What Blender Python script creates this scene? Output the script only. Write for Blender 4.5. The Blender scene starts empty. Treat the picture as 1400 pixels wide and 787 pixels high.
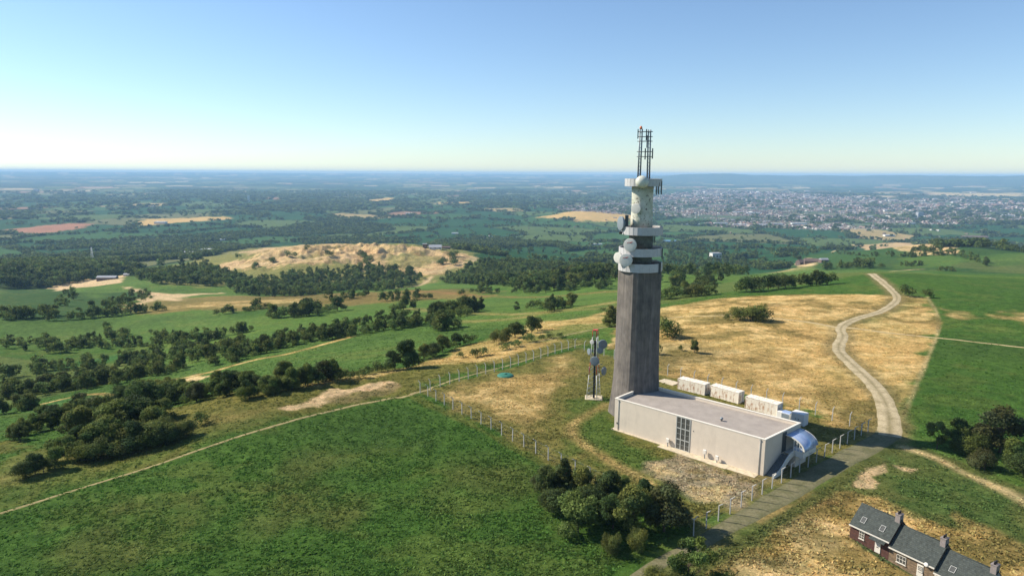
import bpy, bmesh, math, random
import numpy as np
from mathutils import Vector, Matrix

random.seed(7)
RNG = np.random.default_rng(11)
R = math.radians
scene = bpy.context.scene
COL = scene.collection

# ------------------------------------------------------------------ camera
FOC, CAMZ, ROLL = 930.0, 62.0, 0.005
PITCH = math.atan(156 / FOC)
cam_d = bpy.data.cameras.new("camera")
cam_d.sensor_width = 36.0
cam_d.lens = FOC / 1400 * 36.0
cam_d.clip_start = 0.5
cam_d.clip_end = 150000.0
cam = bpy.data.objects.new("camera", cam_d)
COL.objects.link(cam)
cam.matrix_world = (Matrix.Translation((0, 0, CAMZ)) @ Matrix.Rotation(math.pi / 2 - PITCH, 4, 'X')
                    @ Matrix.Rotation(ROLL, 4, 'Z'))
scene.camera = cam

# ------------------------------------------------------------------ sky, sun, exposure
SUN_EL = R(39.0)
SUN_DIR = Vector((-0.955 * math.cos(SUN_EL), 0.297 * math.cos(SUN_EL), math.sin(SUN_EL))).normalized()
world = bpy.data.worlds.new("World")
scene.world = world
world.use_nodes = True
wn, wl = world.node_tree.nodes, world.node_tree.links
wn.clear()
sky = wn.new("ShaderNodeTexSky")
sky.sky_type = 'NISHITA'
sky.sun_disc = False
sky.sun_elevation = SUN_EL
sky.sun_rotation = math.atan2(SUN_DIR.x, SUN_DIR.y)
sky.altitude = 300
sky.air_density = 1.0
sky.dust_density = 0.12
sky.ozone_density = 2.0
bg = wn.new("ShaderNodeBackground")
bg.inputs["Strength"].default_value = 0.093
wo = wn.new("ShaderNodeOutputWorld")
tint = wn.new("ShaderNodeMix"); tint.data_type = 'RGBA'; tint.blend_type = 'MULTIPLY'
tint.inputs[0].default_value = 1.0; tint.inputs[7].default_value = (0.915, 1.0, 1.09, 1)   # clear cyan-blue air
wl.new(sky.outputs[0], tint.inputs[6]); wl.new(tint.outputs[2], bg.inputs[0])
wl.new(bg.outputs[0], wo.inputs[0])
sun_d = bpy.data.lights.new("sun", 'SUN')
sun_d.energy = 5.0
sun_d.angle = R(0.5)
sun_d.color = (1.0, 0.92, 0.79)
sun = bpy.data.objects.new("sun", sun_d)
COL.objects.link(sun)
sun.rotation_euler = SUN_DIR.to_track_quat('Z', 'Y').to_euler()
sun.location = (-200, 100, 300)
scene.view_settings.view_transform = 'Standard'
scene.view_settings.look = 'None'
scene.view_settings.exposure = 0.6
scene.view_settings.gamma = 1.0
scene.view_settings.use_curve_mapping = False
scene.render.engine = 'CYCLES'
scene.cycles.use_denoising = True
scene.cycles.max_bounces = 5
scene.cycles.diffuse_bounces = 2
scene.cycles.glossy_bounces = 2
scene.cycles.transmission_bounces = 3
scene.cycles.volume_bounces = 3
scene.cycles.caustics_reflective = False
scene.cycles.caustics_refractive = False
HAZE_DENSITY = 5.2e-5
HAZE_COLOR = (0.42, 0.69, 1.0)

# ------------------------------------------------------------------ numpy noise
def _hash(ix, iy, seed):
    h = (ix.astype(np.int64) * 374761393 + iy.astype(np.int64) * 668265263 + seed * 974711) & 0x7fffffff
    h = ((h ^ (h >> 13)) * 1274126177) & 0x7fffffff
    h = h ^ (h >> 16)
    return (h & 0xffff) / 65535.0

def vnoise(x, y, seed=0):
    ix, iy = np.floor(x), np.floor(y)
    fx, fy = x - ix, y - iy
    fx = fx * fx * (3 - 2 * fx); fy = fy * fy * (3 - 2 * fy)
    a = _hash(ix, iy, seed); b = _hash(ix + 1, iy, seed)
    c = _hash(ix, iy + 1, seed); d = _hash(ix + 1, iy + 1, seed)
    return (a * (1 - fx) + b * fx) * (1 - fy) + (c * (1 - fx) + d * fx) * fy

def fbm(x, y, seed=0, octv=4):
    s, a, t = 0.0, 1.0, 0.0
    for k in range(octv):
        s = s + a * vnoise(x * 2 ** k + 17.3 * k, y * 2 ** k - 9.1 * k, seed + k)
        t += a; a *= 0.55
    return s / t * 2 - 1

def sstep(a, b, x):
    t = np.clip((x - a) / (b - a), 0, 1)
    return t * t * (3 - 2 * t)

# ------------------------------------------------------------------ terrain height
def ray(px, py):
    x = (px - 700) / FOC; y = -(py - 393.5) / FOC
    c, s = math.cos(ROLL), math.sin(ROLL)
    x, y = c * x - s * y, s * x + c * y
    cp, sp = math.cos(PITCH), math.sin(PITCH)
    return np.array([x, cp + y * sp, -sp + y * cp])

CTRL = []   # (pixel x, pixel y, distance); distance None: the ground is at height 0 there
for p in [(0, 700, None), (0, 787, None), (300, 787, None), (600, 787, None), (300, 640, None), (150, 665, None), (450, 560, None), (560, 540, None),
          (575, 600, None), (700, 660, None), (786, 476, None), (830, 560, None), (870, 787, None), (950, 732, None), (1040, 650, None), (1190, 590, None), (1100, 560, None),
          (1000, 500, None), (900, 490, None), (1200, 520, None), (1300, 500, None), (1400, 560, None), (1150, 450, None), (1300, 450, None), (1400, 470, None),
          (1000, 440, None), (1400, 660, None), (1150, 690, None), (840, 480, None), (700, 500, None), (620, 515, None),
          (0, 640, 138), (0, 600, 172), (0, 550, 270), (0, 500, 400), (0, 450, 520), (0, 400, 850), (0, 370, 1200),
          (150, 620, 150), (150, 590, 169), (150, 560, 210), (150, 500, 400), (150, 450, 520), (150, 410, 780),
          (300, 560, 172), (300, 520, 233), (300, 480, 350), (300, 440, 500), (300, 412, 700), (300, 388, 1050),
          (450, 520, 200), (450, 505, 235), (450, 480, 290), (450, 450, 390), (450, 420, 560), (450, 403, 780), (450, 387, 1080),
          (600, 490, 236), (600, 460, 305), (600, 430, 430), (600, 402, 680), (600, 388, 980),
          (750, 460, 262), (750, 440, 330), (750, 415, 470), (750, 397, 680), (750, 378, 1050), (750, 358, 1500), (750, 345, 2100),
          (840, 432, 325), (840, 405, 500), (840, 385, 950), (840, 360, 1600),
          (910, 415, 360), (910, 398, 560), (910, 375, 1200),
          (1000, 398, 395), (1100, 388, 430), (1190, 373, 480), (1300, 376, 500), (1400, 380, 530), (1300, 369, 850), (1400, 371, 800),
          (1000, 376, 1150), (1000, 345, 2100), (1100, 362, 1500), (1100, 345, 2000), (1200, 356, 1050), (1200, 340, 1500), (1290, 338, 1560), (1300, 352, 1000), (1390, 342, 1350),
          (330, 388, 1080), (570, 388, 1060), (640, 380, 1090), (400, 362, 1210), (300, 364, 1300), (380, 341, 1400), (480, 336, 1450), (560, 338, 1450), (650, 350, 1400),
          (60, 392, 1100), (60, 366, 1400), (160, 380, 1150), (200, 370, 1350), (680, 385, 1000), (700, 362, 1250)]:
    CTRL.append(p)
CTRLZ = [(59.3, 109.5, 0), (62.9, 103.7, -0.8), (66.8, 97.5, -1.6), (71, 91, -2.5), (45, 95, -0.4), (85, 110, -0.6), (30, 80, 0), (0, 70, 0), (-50, 70, 0), (60, 70, -2)]
for az in (-0.95, -0.7, -0.45, -0.2, 0.0, 0.2, 0.45, 0.7, 0.95):   # behind the crests, and the plain
    CTRLZ += [(2100 * math.sin(az), 2100 * math.cos(az), -172 if az < 0.3 else -150), (3300 * math.sin(az), 3300 * math.cos(az), -226), (4300 * math.sin(az), 4300 * math.cos(az), -231)]
for az in (0.12, 0.3, 0.45, 0.6):
    CTRLZ += [(740 * math.tan(az), 740, -46)]
for az, z2 in ((-0.9, -3), (0.9, 0)):
    CTRLZ += [(150 * math.sin(az), 150 * math.cos(az), z2)]
pts, zs = [], []
for px, py, d in CTRL:
    v = ray(px, py); h = math.hypot(v[0], v[1])
    if d is None:
        d = h * CAMZ / -v[2]
    else:
        d *= h / v[1]          # distances are given along the view axis
    pts.append((math.atan2(v[0], v[1]), math.log(d))); zs.append(CAMZ + v[2] * d / h)
for x, y, z in CTRLZ:
    pts.append((math.atan2(x, y), math.log(math.hypot(x, y)))); zs.append(z)
pts = np.array(pts) * np.array([1.6, 1.0]); zs = np.array(zs)
def _phi(d2): return 0.5 * d2 * np.log(d2 + 1e-9)
_d2 = ((pts[:, None] - pts[None]) ** 2).sum(-1)
n_ = len(pts)
A_ = np.zeros((n_ + 3, n_ + 3))
A_[:n_, :n_] = _phi(_d2) + np.eye(n_) * 2e-4
A_[:n_, n_] = 1; A_[:n_, n_ + 1:] = pts; A_[n_, :n_] = 1; A_[n_ + 1:, :n_] = pts.T
W_ = np.linalg.solve(A_, np.concatenate([zs, np.zeros(3)]))
NA, NL = 360, 420
AZ0, AZ1, L0, L1 = -0.95, 0.95, math.log(60.0), math.log(4400.0)
_ga, _gl = np.meshgrid(np.linspace(AZ0, AZ1, NA), np.linspace(L0, L1, NL))
ZG = np.zeros(_ga.size)
_q = np.stack([_ga.ravel() * 1.6, _gl.ravel()], 1)
for i in range(0, len(_q), 20000):
    q = _q[i:i + 20000]
    ZG[i:i + 20000] = _phi(((q[:, None] - pts[None]) ** 2).sum(-1)) @ W_[:n_] + W_[n_] + q @ W_[n_ + 1:]
ZG = ZG.reshape(NL, NA)

QUARRY = None
def H(x, y):
    x = np.asarray(x, float); y = np.asarray(y, float)
    r = np.hypot(x, y); az = np.arctan2(x, y)
    a = np.clip((np.clip(az, AZ0, AZ1) - AZ0) / (AZ1 - AZ0) * (NA - 1), 0, NA - 1.001)
    l = np.clip((np.log(np.maximum(r, 1.0)) - L0) / (L1 - L0) * (NL - 1), 0, NL - 1.001)
    ia, il = a.astype(int), l.astype(int); fa, fl = a - ia, l - il
    z = (ZG[il, ia] * (1 - fa) + ZG[il, ia + 1] * fa) * (1 - fl) + (ZG[il + 1, ia] * (1 - fa) + ZG[il + 1, ia + 1] * fa) * fl
    near = 1 - sstep(30, 85, r); z = z * (1 - near)
    t = sstep(2900, 4300, r); z = z * (1 - t) - 231 * t
    z = z + fbm(x / 130, y / 130, 3, 3) * 7 * sstep(350, 1300, r) + fbm(x / 18, y / 18, 5, 3) * 0.35 * sstep(95, 180, r) * (1 - 0.75 * sstep(60, 0, np.hypot(x - 48, y - 158) - 55) * 1.0)
    # badlands relief of the bare hill
    q = np.exp(-(((az + 0.235) / 0.17) ** 2 + ((r - 1400) / 190) ** 2) * 1.6)
    z = z + q * (np.abs(fbm(x / 75, y / 75, 31, 4)) * -36 + 9 - 15 * np.abs(fbm(x / 32, y / 42, 33, 3)))
    # bare bank beside the path
    b = np.exp(-((x + 52 - (y - 194) * -1.6) / 26.0) ** 2 - ((y - 194) / 12.0) ** 2)
    z = z + b * 1.6 * fbm(x / 6, y / 6, 41, 3)
    far = np.clip((r - 9500) / 31000, 0, 1) ** 1.25
    prof = 42 + 16 * fbm(az * 9, az * 0 + 2.2, 51, 3) + 8 * np.exp(-((az + 0.16) / 0.07) ** 2)
    z = z + far * (231 + prof) + 22 * fbm(x / 2600, y / 2600, 61, 3) * sstep(4200, 8000, r) * (1 - far)
    z = z + np.exp(-((r - 24000) / 3600) ** 2) * sstep(0.14, 0.26, az) * (196 + 60 * fbm(az * 13, az * 0 + 5, 52, 4))   # blue hills behind the town
    z = z + 38 * np.exp(-(((az - 0.10) / 0.055) ** 2 + ((r - 4700) / 380) ** 2))
    return z

def cast(px, py):
    """First point where the sight line through a photo pixel meets the terrain."""
    d = ray(px, py); d = d / math.hypot(d[0], d[1])
    t = np.exp(np.linspace(math.log(75), math.log(41000), 1500))
    below = H(d[0] * t, d[1] * t) > CAMZ + d[2] * t
    i = int(np.argmax(below)) if below.any() else len(t) - 1
    lo, hi = t[max(i - 1, 0)], t[i]
    tt = np.linspace(lo, hi, 40)
    bb = H(d[0] * tt, d[1] * tt) > CAMZ + d[2] * tt
    k = int(np.argmax(bb)) if bb.any() else 39
    return float(d[0] * tt[k]), float(d[1] * tt[k])

def castz(px, py):
    x, y = cast(px, py)
    return Vector((x, y, float(H(x, y))))

def height_at(x, y, py):
    """Height above the ground of a vertical object at x, y whose top shows at pixel row py."""
    lo, hi = -400.0, 200.0
    cp, sp = math.cos(PITCH), math.sin(PITCH)
    for _ in range(40):
        m = (lo + hi) / 2
        f = y * cp - (m - CAMZ) * sp; u = y * sp + (m - CAMZ) * cp
        X, U = x / f, u / f
        if 393.5 - FOC * (-math.sin(ROLL) * X + math.cos(ROLL) * U) > py: lo = m
        else: hi = m
    return m - float(H(x, y))

# ------------------------------------------------------------------ object helpers
def tag(o, label=None, cat=None, group=None, kind=None):
    if label: o["label"] = label
    if cat: o["category"] = cat
    if group: o["group"] = group
    if kind: o["kind"] = kind
    return o

def empty(name, loc=(0, 0, 0), rz=0.0):
    o = bpy.data.objects.new(name, None)
    o.location = loc; o.rotation_euler = (0, 0, rz); o.empty_display_size = 0.5
    COL.objects.link(o)
    return o

class MB:
    def __init__(s): s.v, s.f, s.smooth = [], [], []
    def add(s, verts, faces, M=None, sm=False):
        n = len(s.v)
        s.v += [tuple(M @ Vector(p)) if M else tuple(p) for p in verts]
        s.f += [tuple(i + n for i in f) for f in faces]
        s.smooth += [sm] * len(faces)
        return s
    def box(s, x0, x1, y0, y1, z0, z1, M=None):
        return s.add([(x0, y0, z0), (x1, y0, z0), (x1, y1, z0), (x0, y1, z0), (x0, y0, z1), (x1, y0, z1), (x1, y1, z1), (x0, y1, z1)],
                     [(3, 2, 1, 0), (4, 5, 6, 7), (0, 1, 5, 4), (1, 2, 6, 5), (2, 3, 7, 6), (3, 0, 4, 7)], M)
    def prism(s, poly, z0, z1, M=None, sm=False):
        n = len(poly)
        s.add([(x, y, z0) for x, y in poly] + [(x, y, z1) for x, y in poly],
              [tuple(range(n - 1, -1, -1)), tuple(range(n, 2 * n))], M)
        k = len(s.v) - 2 * n
        for i in range(n):
            s.f.append((k + i, k + (i + 1) % n, k + n + (i + 1) % n, k + n + i)); s.smooth.append(sm)
        return s
    def loft(s, rings, M=None, sm=True, cap=True):
        n = len(rings[0]); k = len(s.v)
        for r_ in rings: s.v += [tuple(M @ Vector(p)) if M else tuple(p) for p in r_]
        for j in range(len(rings) - 1):
            for i in range(n):
                a, b = k + j * n + i, k + j * n + (i + 1) % n
                s.f.append((a, b, b + n, a + n)); s.smooth.append(sm)
        if cap:
            s.f.append(tuple(range(k + n - 1, k - 1, -1))); s.smooth.append(False)
            e = k + (len(rings) - 1) * n
            s.f.append(tuple(range(e, e + n))); s.smooth.append(False)
        return s
    def lathe(s, prof, n=24, M=None, sm=True, cap=True):
        return s.loft([[(r * math.cos(2 * math.pi * i / n), r * math.sin(2 * math.pi * i / n), z) for i in range(n)] for r, z in prof], M, sm, cap)
    def tube(s, p, q, r, n=6, r2=None, M=None):
        p, q = Vector(p), Vector(q); d = q - p
        T = Matrix.Translation(p) @ d.to_track_quat('Z', 'Y').to_matrix().to_4x4()
        if M: T = M @ T
        return s.lathe([(r, 0), (r if r2 is None else r2, d.length)], n, T)
    def build(s, name, mat, parent=None, bevel=0.0):
        me = bpy.data.meshes.new(name)
        me.from_pydata(s.v, [], s.f)
        me.polygons.foreach_set("use_smooth", s.smooth)
        me.materials.append(mat); me.update()
        o = bpy.data.objects.new(name, me)
        COL.objects.link(o)
        if parent: o.parent = parent
        if bevel:
            b = o.modifiers.new("bevel", 'BEVEL'); b.width = bevel; b.segments = 2; b.limit_method = 'ANGLE'
        return o

def np_mesh(name, verts, faces, mat, colors=None, attr="tint", smooth=False):
    """Mesh from numpy arrays (all faces with the same corner count)."""
    me = bpy.data.meshes.new(name)
    nf, k = faces.shape
    me.vertices.add(len(verts)); me.vertices.foreach_set("co", np.ascontiguousarray(verts, dtype=np.float32).ravel())
    me.loops.add(nf * k); me.loops.foreach_set("vertex_index", np.ascontiguousarray(faces, dtype=np.int32).ravel())
    me.polygons.add(nf); me.polygons.foreach_set("loop_start", np.arange(0, nf * k, k, dtype=np.int32))
    me.polygons.foreach_set("use_smooth", np.full(nf, smooth))
    me.update(calc_edges=True)
    if colors is not None:
        at = me.attributes.new(attr, 'FLOAT_COLOR', 'POINT')
        c4 = np.ones((len(verts), 4), np.float32); c4[:, :colors.shape[1]] = colors
        at.data.foreach_set("color", c4.ravel())
    me.materials.append(mat)
    return me

# ------------------------------------------------------------------ materials
def new_mat(name):
    m = bpy.data.materials.new(name); m.use_nodes = True
    nt = m.node_tree; b = nt.nodes["Principled BSDF"]
    b.inputs["Specular IOR Level"].default_value = 0.25
    return m, nt, b

def N(nt, t, **kw):
    n = nt.nodes.new(t)
    for k, v in kw.items(): setattr(n, k, v)
    return n

def noise_node(nt, scale, detail=4, rough=0.6, stretch=None, coord="Object"):
    if coord == "World":
        src = N(nt, "ShaderNodeNewGeometry").outputs["Position"]
    else:
        src = N(nt, "ShaderNodeTexCoord").outputs[coord]
    if stretch:
        mp = N(nt, "ShaderNodeMapping"); mp.inputs["Scale"].default_value = stretch
        nt.links.new(src, mp.inputs["Vector"]); src = mp.outputs[0]
    n = N(nt, "ShaderNodeTexNoise")
    n.inputs["Scale"].default_value = scale; n.inputs["Detail"].default_value = detail; n.inputs["Roughness"].default_value = rough
    nt.links.new(src, n.inputs["Vector"])
    return n.outputs["Fac"]

def ramp(nt, fac, stops):
    r = N(nt, "ShaderNodeValToRGB")
    e = r.color_ramp.elements
    while len(e) < len(stops): e.new(0.5)
    for i, (p, c) in enumerate(stops):
        e[i].position = p; e[i].color = (*c, 1) if len(c) == 3 else c
    nt.links.new(fac, r.inputs[0])
    return r.outputs[0]

def mix(nt, a, b, fac, mode='MIX'):
    m = N(nt, "ShaderNodeMix", data_type='RGBA', blend_type=mode)
    for sock, val in ((0, fac), (6, a), (7, b)):
        if hasattr(val, "links") or hasattr(val, "is_linked"): nt.links.new(val, m.inputs[sock])
        elif sock == 0: m.inputs[0].default_value = val
        else: m.inputs[sock].default_value = (*val, 1)
    return m.outputs[2]

def bump(nt, b, fac, strength=0.3, dist=0.05):
    n = N(nt, "ShaderNodeBump"); n.inputs["Strength"].default_value = strength; n.inputs["Distance"].default_value = dist
    nt.links.new(fac, n.inputs["Height"]); nt.links.new(n.outputs[0], b.inputs["Normal"])

def paint(name, col, rough=0.6, var=0.12, scale=3.0, metallic=0.0, dirt=None, stretch=None, bmp=0.0):
    """A weathered plain surface: its colour with soft blotches, streaks of dirt and slight bump."""
    m, nt, b = new_mat(name)
    n1 = noise_node(nt, scale, 5, 0.65, stretch)
    lo = tuple(c * (1 - var) for c in col); hi = tuple(min(c * (1 + var), 0.95) for c in col)
    c = ramp(nt, n1, [(0.3, lo), (0.7, hi)])
    if dirt:
        dc, amount, st = dirt
        n2 = noise_node(nt, 1.0, 6, 0.7, st)
        c = mix(nt, c, dc, ramp(nt, n2, [(0.52, (0, 0, 0)), (0.75, (amount,) * 3)]))
    nt.links.new(c, b.inputs["Base Color"])
    b.inputs["Roughness"].default_value = rough; b.inputs["Metallic"].default_value = metallic
    if bmp: bump(nt, b, n1, bmp, 0.03)
    return m

M = {}
# land: colour by land cover (vertex attribute), broken up by grass and soil texture
m, nt, b = new_mat("land_cover")
at = N(nt, "ShaderNodeAttribute"); at.attribute_name = "cover"
c0 = at.outputs["Color"]
nA = noise_node(nt, 0.3, 6, 0.7, None, "World")
nB = noise_node(nt, 1.3, 7, 0.8, (1.0, 1.25, 1.0), "World")
nC = noise_node(nt, 0.02, 4, 0.6, None, "World")
c1 = mix(nt, c0, ramp(nt, nA, [(0.32, (0.56, 0.62, 0.56)), (0.68, (1.42, 1.34, 1.36))]), 1.0, 'MULTIPLY')
c2 = mix(nt, c1, ramp(nt, nB, [(0.32, (0.50, 0.55, 0.50)), (0.68, (1.50, 1.42, 1.45))]), 1.0, 'MULTIPLY')
c3 = mix(nt, c2, ramp(nt, nC, [(0.3, (0.88, 0.94, 0.9)), (0.7, (1.14, 1.06, 1.06))]), 1.0, 'MULTIPLY')
nt.links.new(c3, b.inputs["Base Color"])
b.inputs["Roughness"].default_value = 0.95; b.inputs["Specular IOR Level"].default_value = 0.05
bump(nt, b, nB, 0.8, 0.8)
M["land"] = m
for key, base, dark in (("track", (0.50, 0.41, 0.26), (0.20, 0.165, 0.08)), ("road", (0.185, 0.165, 0.092), (0.08, 0.088, 0.036)), ("thin_path", (0.50, 0.39, 0.21), (0.30, 0.23, 0.11)), ("faint_path", (0.36, 0.285, 0.14), (0.17, 0.15, 0.06))):
    m, nt, b = new_mat(key + "_surface")
    nA = noise_node(nt, 0.35, 5, 0.65, None, "World"); nB = noise_node(nt, 2.2, 5, 0.7, None, "World")
    at = N(nt, "ShaderNodeAttribute"); at.attribute_name = "wear"
    c = mix(nt, dark, base, ramp(nt, nA, [(0.3, (0.25,) * 3), (0.62, (1,) * 3)]))
    c = mix(nt, dark, c, at.outputs["Fac"])
    c = mix(nt, c, ramp(nt, nB, [(0.3, (0.7,) * 3), (0.7, (1.25,) * 3)]), 1.0, 'MULTIPLY')
    nt.links.new(c, b.inputs["Base Color"]); b.inputs["Roughness"].default_value = 0.93; b.inputs["Specular IOR Level"].default_value = 0.08
    bump(nt, b, nB, 0.4, 0.1)
    M[key] = m

def leaf_mat(name, a, c, rnd=True):
    m, nt, b = new_mat(name)
    at = N(nt, "ShaderNodeAttribute"); at.attribute_name = "tint"
    if rnd:
        oi = N(nt, "ShaderNodeObjectInfo")
        base = ramp(nt, oi.outputs["Random"], [(0.0, a), (1.0, c)])
    else:
        base = mix(nt, a, c, noise_node(nt, 0.03, 3, 0.6, None, "World"))
    col = mix(nt, base, at.outputs["Color"], 1.0, 'MULTIPLY')
    nt.links.new(col, b.inputs["Base Color"]); b.inputs["Roughness"].default_value = 0.75; b.inputs["Specular IOR Level"].default_value = 0.12
    tr = N(nt, "ShaderNodeBsdfTranslucent"); nt.links.new(col, tr.inputs["Color"])
    ms = N(nt, "ShaderNodeMixShader"); ms.inputs[0].default_value = 0.38
    nt.links.new(b.outputs[0], ms.inputs[1]); nt.links.new(tr.outputs[0], ms.inputs[2])
    nt.links.new(ms.outputs[0], nt.nodes["Material Output"].inputs["Surface"])
    return m
M["leaf"] = leaf_mat("leaves_green", (0.098, 0.148, 0.036), (0.150, 0.172, 0.048))
M["leaf_dark"] = leaf_mat("leaves_dark", (0.055, 0.094, 0.028), (0.085, 0.110, 0.034))
M["leaf_brown"] = leaf_mat("leaves_brownish", (0.075, 0.092, 0.034), (0.105, 0.112, 0.042))
M["leaf_far"] = leaf_mat("leaves_far", (0.088, 0.142, 0.038), (0.135, 0.165, 0.046), False)
M["bark"] = paint("bark", (0.10, 0.075, 0.05), 0.9, 0.4, 6)

# weathered board-marked concrete
m, nt, b = new_mat("tower_concrete")
n1 = noise_node(nt, 1.0, 6, 0.7, (1.3, 1.3, 0.06)); n2 = noise_node(nt, 0.35, 5, 0.6); n3 = noise_node(nt, 4.0, 4, 0.7, (1, 1, 0.12))
c = ramp(nt, n1, [(0.25, (0.100, 0.088, 0.077)), (0.52, (0.150, 0.134, 0.120)), (0.78, (0.225, 0.203, 0.182))])
c = mix(nt, c, ramp(nt, n2, [(0.35, (0.75, 0.75, 0.75)), (0.65, (1.18, 1.16, 1.12))]), 1.0, 'MULTIPLY')
c = mix(nt, c, ramp(nt, n3, [(0.3, (0.8,) * 3), (0.7, (1.12,) * 3)]), 1.0, 'MULTIPLY')
nt.links.new(c, b.inputs["Base Color"]); b.inputs["Roughness"].default_value = 0.9; bump(nt, b, n3, 0.5, 0.06)
M["concrete"] = m
# upper tube: pale, spotted with rust and lichen
m, nt, b = new_mat("spotted_concrete")
n1 = noise_node(nt, 0.5, 4, 0.6); n2 = noise_node(nt, 1.9, 3, 0.5)
c = ramp(nt, n1, [(0.35, (0.42, 0.44, 0.34)), (0.6, (0.62, 0.60, 0.51))])
c = mix(nt, c, (0.085, 0.055, 0.04), ramp(nt, n2, [(0.60, (0,) * 3), (0.65, (0.85,) * 3)]))
nt.links.new(c, b.inputs["Base Color"]); b.inputs["Roughness"].default_value = 0.85
M["spotted"] = m
M["spotted_shaded"] = paint("shaded_stained_concrete", (0.15, 0.155, 0.13), 0.9, 0.35, 1.2, dirt=((0.04, 0.035, 0.03), 0.9, (1.8, 1.8, 1.8)))  # dark stains, plus the shadow between the galleries put into the colour
M["ring"] = paint("gallery_panel", (0.50, 0.49, 0.48), 0.5, 0.08, 2, dirt=((0.33, 0.31, 0.28), 0.5, (3, 3, 0.4)))
M["deck"] = paint("gallery_floor", (0.11, 0.075, 0.055), 0.9, 0.3, 2)
M["dish"] = paint("dish_white", (0.66, 0.635, 0.575), 0.45, 0.06, 2)
M["dish_grey_shaded"] = paint("dish_grey_shaded", (0.20, 0.235, 0.26), 0.45, 0.15, 2)  # grey darkened so the colour carries the shade on the dish faces
M["radome"] = paint("radome", (0.60, 0.60, 0.50), 0.4, 0.12, 1.2, dirt=((0.30, 0.30, 0.14), 0.6, (1, 1, 1)))
M["red"] = paint("red_paint", (0.50, 0.05, 0.03), 0.5, 0.15, 4)
M["white"] = paint("white_paint", (0.70, 0.69, 0.65), 0.5, 0.06, 3)
M["steel"] = paint("galvanised_steel", (0.24, 0.27, 0.29), 0.5, 0.25, 4, 0.4)
M["steel_dark"] = paint("dark_steel", (0.085, 0.095, 0.10), 0.5, 0.3, 4, 0.3)
M["orange"] = paint("beacon_orange", (0.75, 0.20, 0.08), 0.4)
M["black"] = paint("cable_black", (0.015, 0.015, 0.015), 0.7)
M["post"] = paint("post_paint", (0.42, 0.41, 0.38), 0.7, 0.2, 5)
M["hall"] = paint("cladding_beige", (0.64, 0.55, 0.44), 0.7, 0.05, 0.6, dirt=((0.36, 0.31, 0.25), 0.3, (0.5, 0.5, 0.12)))
M["coping"] = paint("coping_white", (0.74, 0.68, 0.58), 0.6, 0.06, 1)
M["stairwhite"] = paint("stair_white", (0.62, 0.60, 0.54), 0.6, 0.08, 1)
M["felt"] = paint("roof_felt", (0.33, 0.288, 0.248), 0.95, 0.13, 0.45, dirt=((0.23, 0.20, 0.19), 0.5, (0.25, 0.25, 0.25)), bmp=0.2)
M["frame"] = paint("window_frame_grey", (0.40, 0.40, 0.37), 0.5, 0.08, 2)
m, nt, b = new_mat("dark_glazing"); b.inputs["Roughness"].default_value = 0.18; b.inputs["Specular IOR Level"].default_value = 0.5
nt.links.new(ramp(nt, noise_node(nt, 9, 2, 0.5, (0.2, 0.2, 6)), [(0.3, (0.055, 0.055, 0.05)), (0.7, (0.10, 0.10, 0.09))]), b.inputs["Base Color"]); M["pane"] = m
m, nt, b = new_mat("blue_canopy_glass"); b.inputs["Roughness"].default_value = 0.25; b.inputs["Specular IOR Level"].default_value = 0.7; b.inputs["Metallic"].default_value = 0.25
nt.links.new(ramp(nt, noise_node(nt, 1.2, 2), [(0.3, (0.30, 0.40, 0.60)), (0.7, (0.42, 0.50, 0.68))]), b.inputs["Base Color"]); M["canopy"] = m
M["step"] = paint("stair_tread", (0.15, 0.16, 0.16), 0.8, 0.2, 3)
M["slab"] = paint("pale_concrete", (0.56, 0.47, 0.33), 0.9, 0.22, 0.8, dirt=((0.25, 0.20, 0.12), 0.8, (0.5, 0.5, 0.5)))
M["green_lid"] = paint("green_lid", (0.035, 0.16, 0.11), 0.6, 0.25, 2)
# white container steel with rust runs
m, nt, b = new_mat("rusty_container_paint")
n1 = noise_node(nt, 1.0, 5, 0.65, (2.6, 2.6, 0.28)); n2 = noise_node(nt, 0.9, 4, 0.6)
f = N(nt, "ShaderNodeMath", operation='MULTIPLY'); nt.links.new(n1, f.inputs[0]); nt.links.new(n2, f.inputs[1])
c = mix(nt, (0.80, 0.73, 0.61), (0.36, 0.16, 0.06), ramp(nt, f.outputs[0], [(0.25, (0,) * 3), (0.38, (0.9,) * 3)]))
nt.links.new(c, b.inputs["Base Color"]); b.inputs["Roughness"].default_value = 0.7; M["rusty"] = m
# slates and stone
def brickmat(name, c1, c2, mortar, sx, sy, rough=0.85, bm=0.4):
    m, nt, b = new_mat(name)
    tc = N(nt, "ShaderNodeTexCoord"); br = N(nt, "ShaderNodeTexBrick")
    mp = N(nt, "ShaderNodeMapping"); mp.inputs["Rotation"].default_value = (math.pi / 2, 0, 0)
    nt.links.new(tc.outputs["Object"], mp.inputs[0]); nt.links.new(mp.outputs[0], br.inputs["Vector"])
    br.inputs["Scale"].default_value = 1.0; br.inputs["Brick Width"].default_value = sx; br.inputs["Row Height"].default_value = sy; br.inputs["Mortar Size"].default_value = 0.012
    br.inputs["Color1"].default_value = (*c1, 1); br.inputs["Color2"].default_value = (*c2, 1); br.inputs["Mortar"].default_value = (*mortar, 1)
    n = noise_node(nt, 2.5, 5, 0.7)
    c = mix(nt, br.outputs["Color"], ramp(nt, n, [(0.3, (0.65,) * 3), (0.7, (1.3,) * 3)]), 1.0, 'MULTIPLY')
    nt.links.new(c, b.inputs["Base Color"]); b.inputs["Roughness"].default_value = rough
    bump(nt, b, n, bm, 0.04)
    return m
M["brick"] = brickmat("red_brick", (0.105, 0.042, 0.030), (0.075, 0.032, 0.024), (0.08, 0.05, 0.042), 0.24, 0.09)
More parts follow.
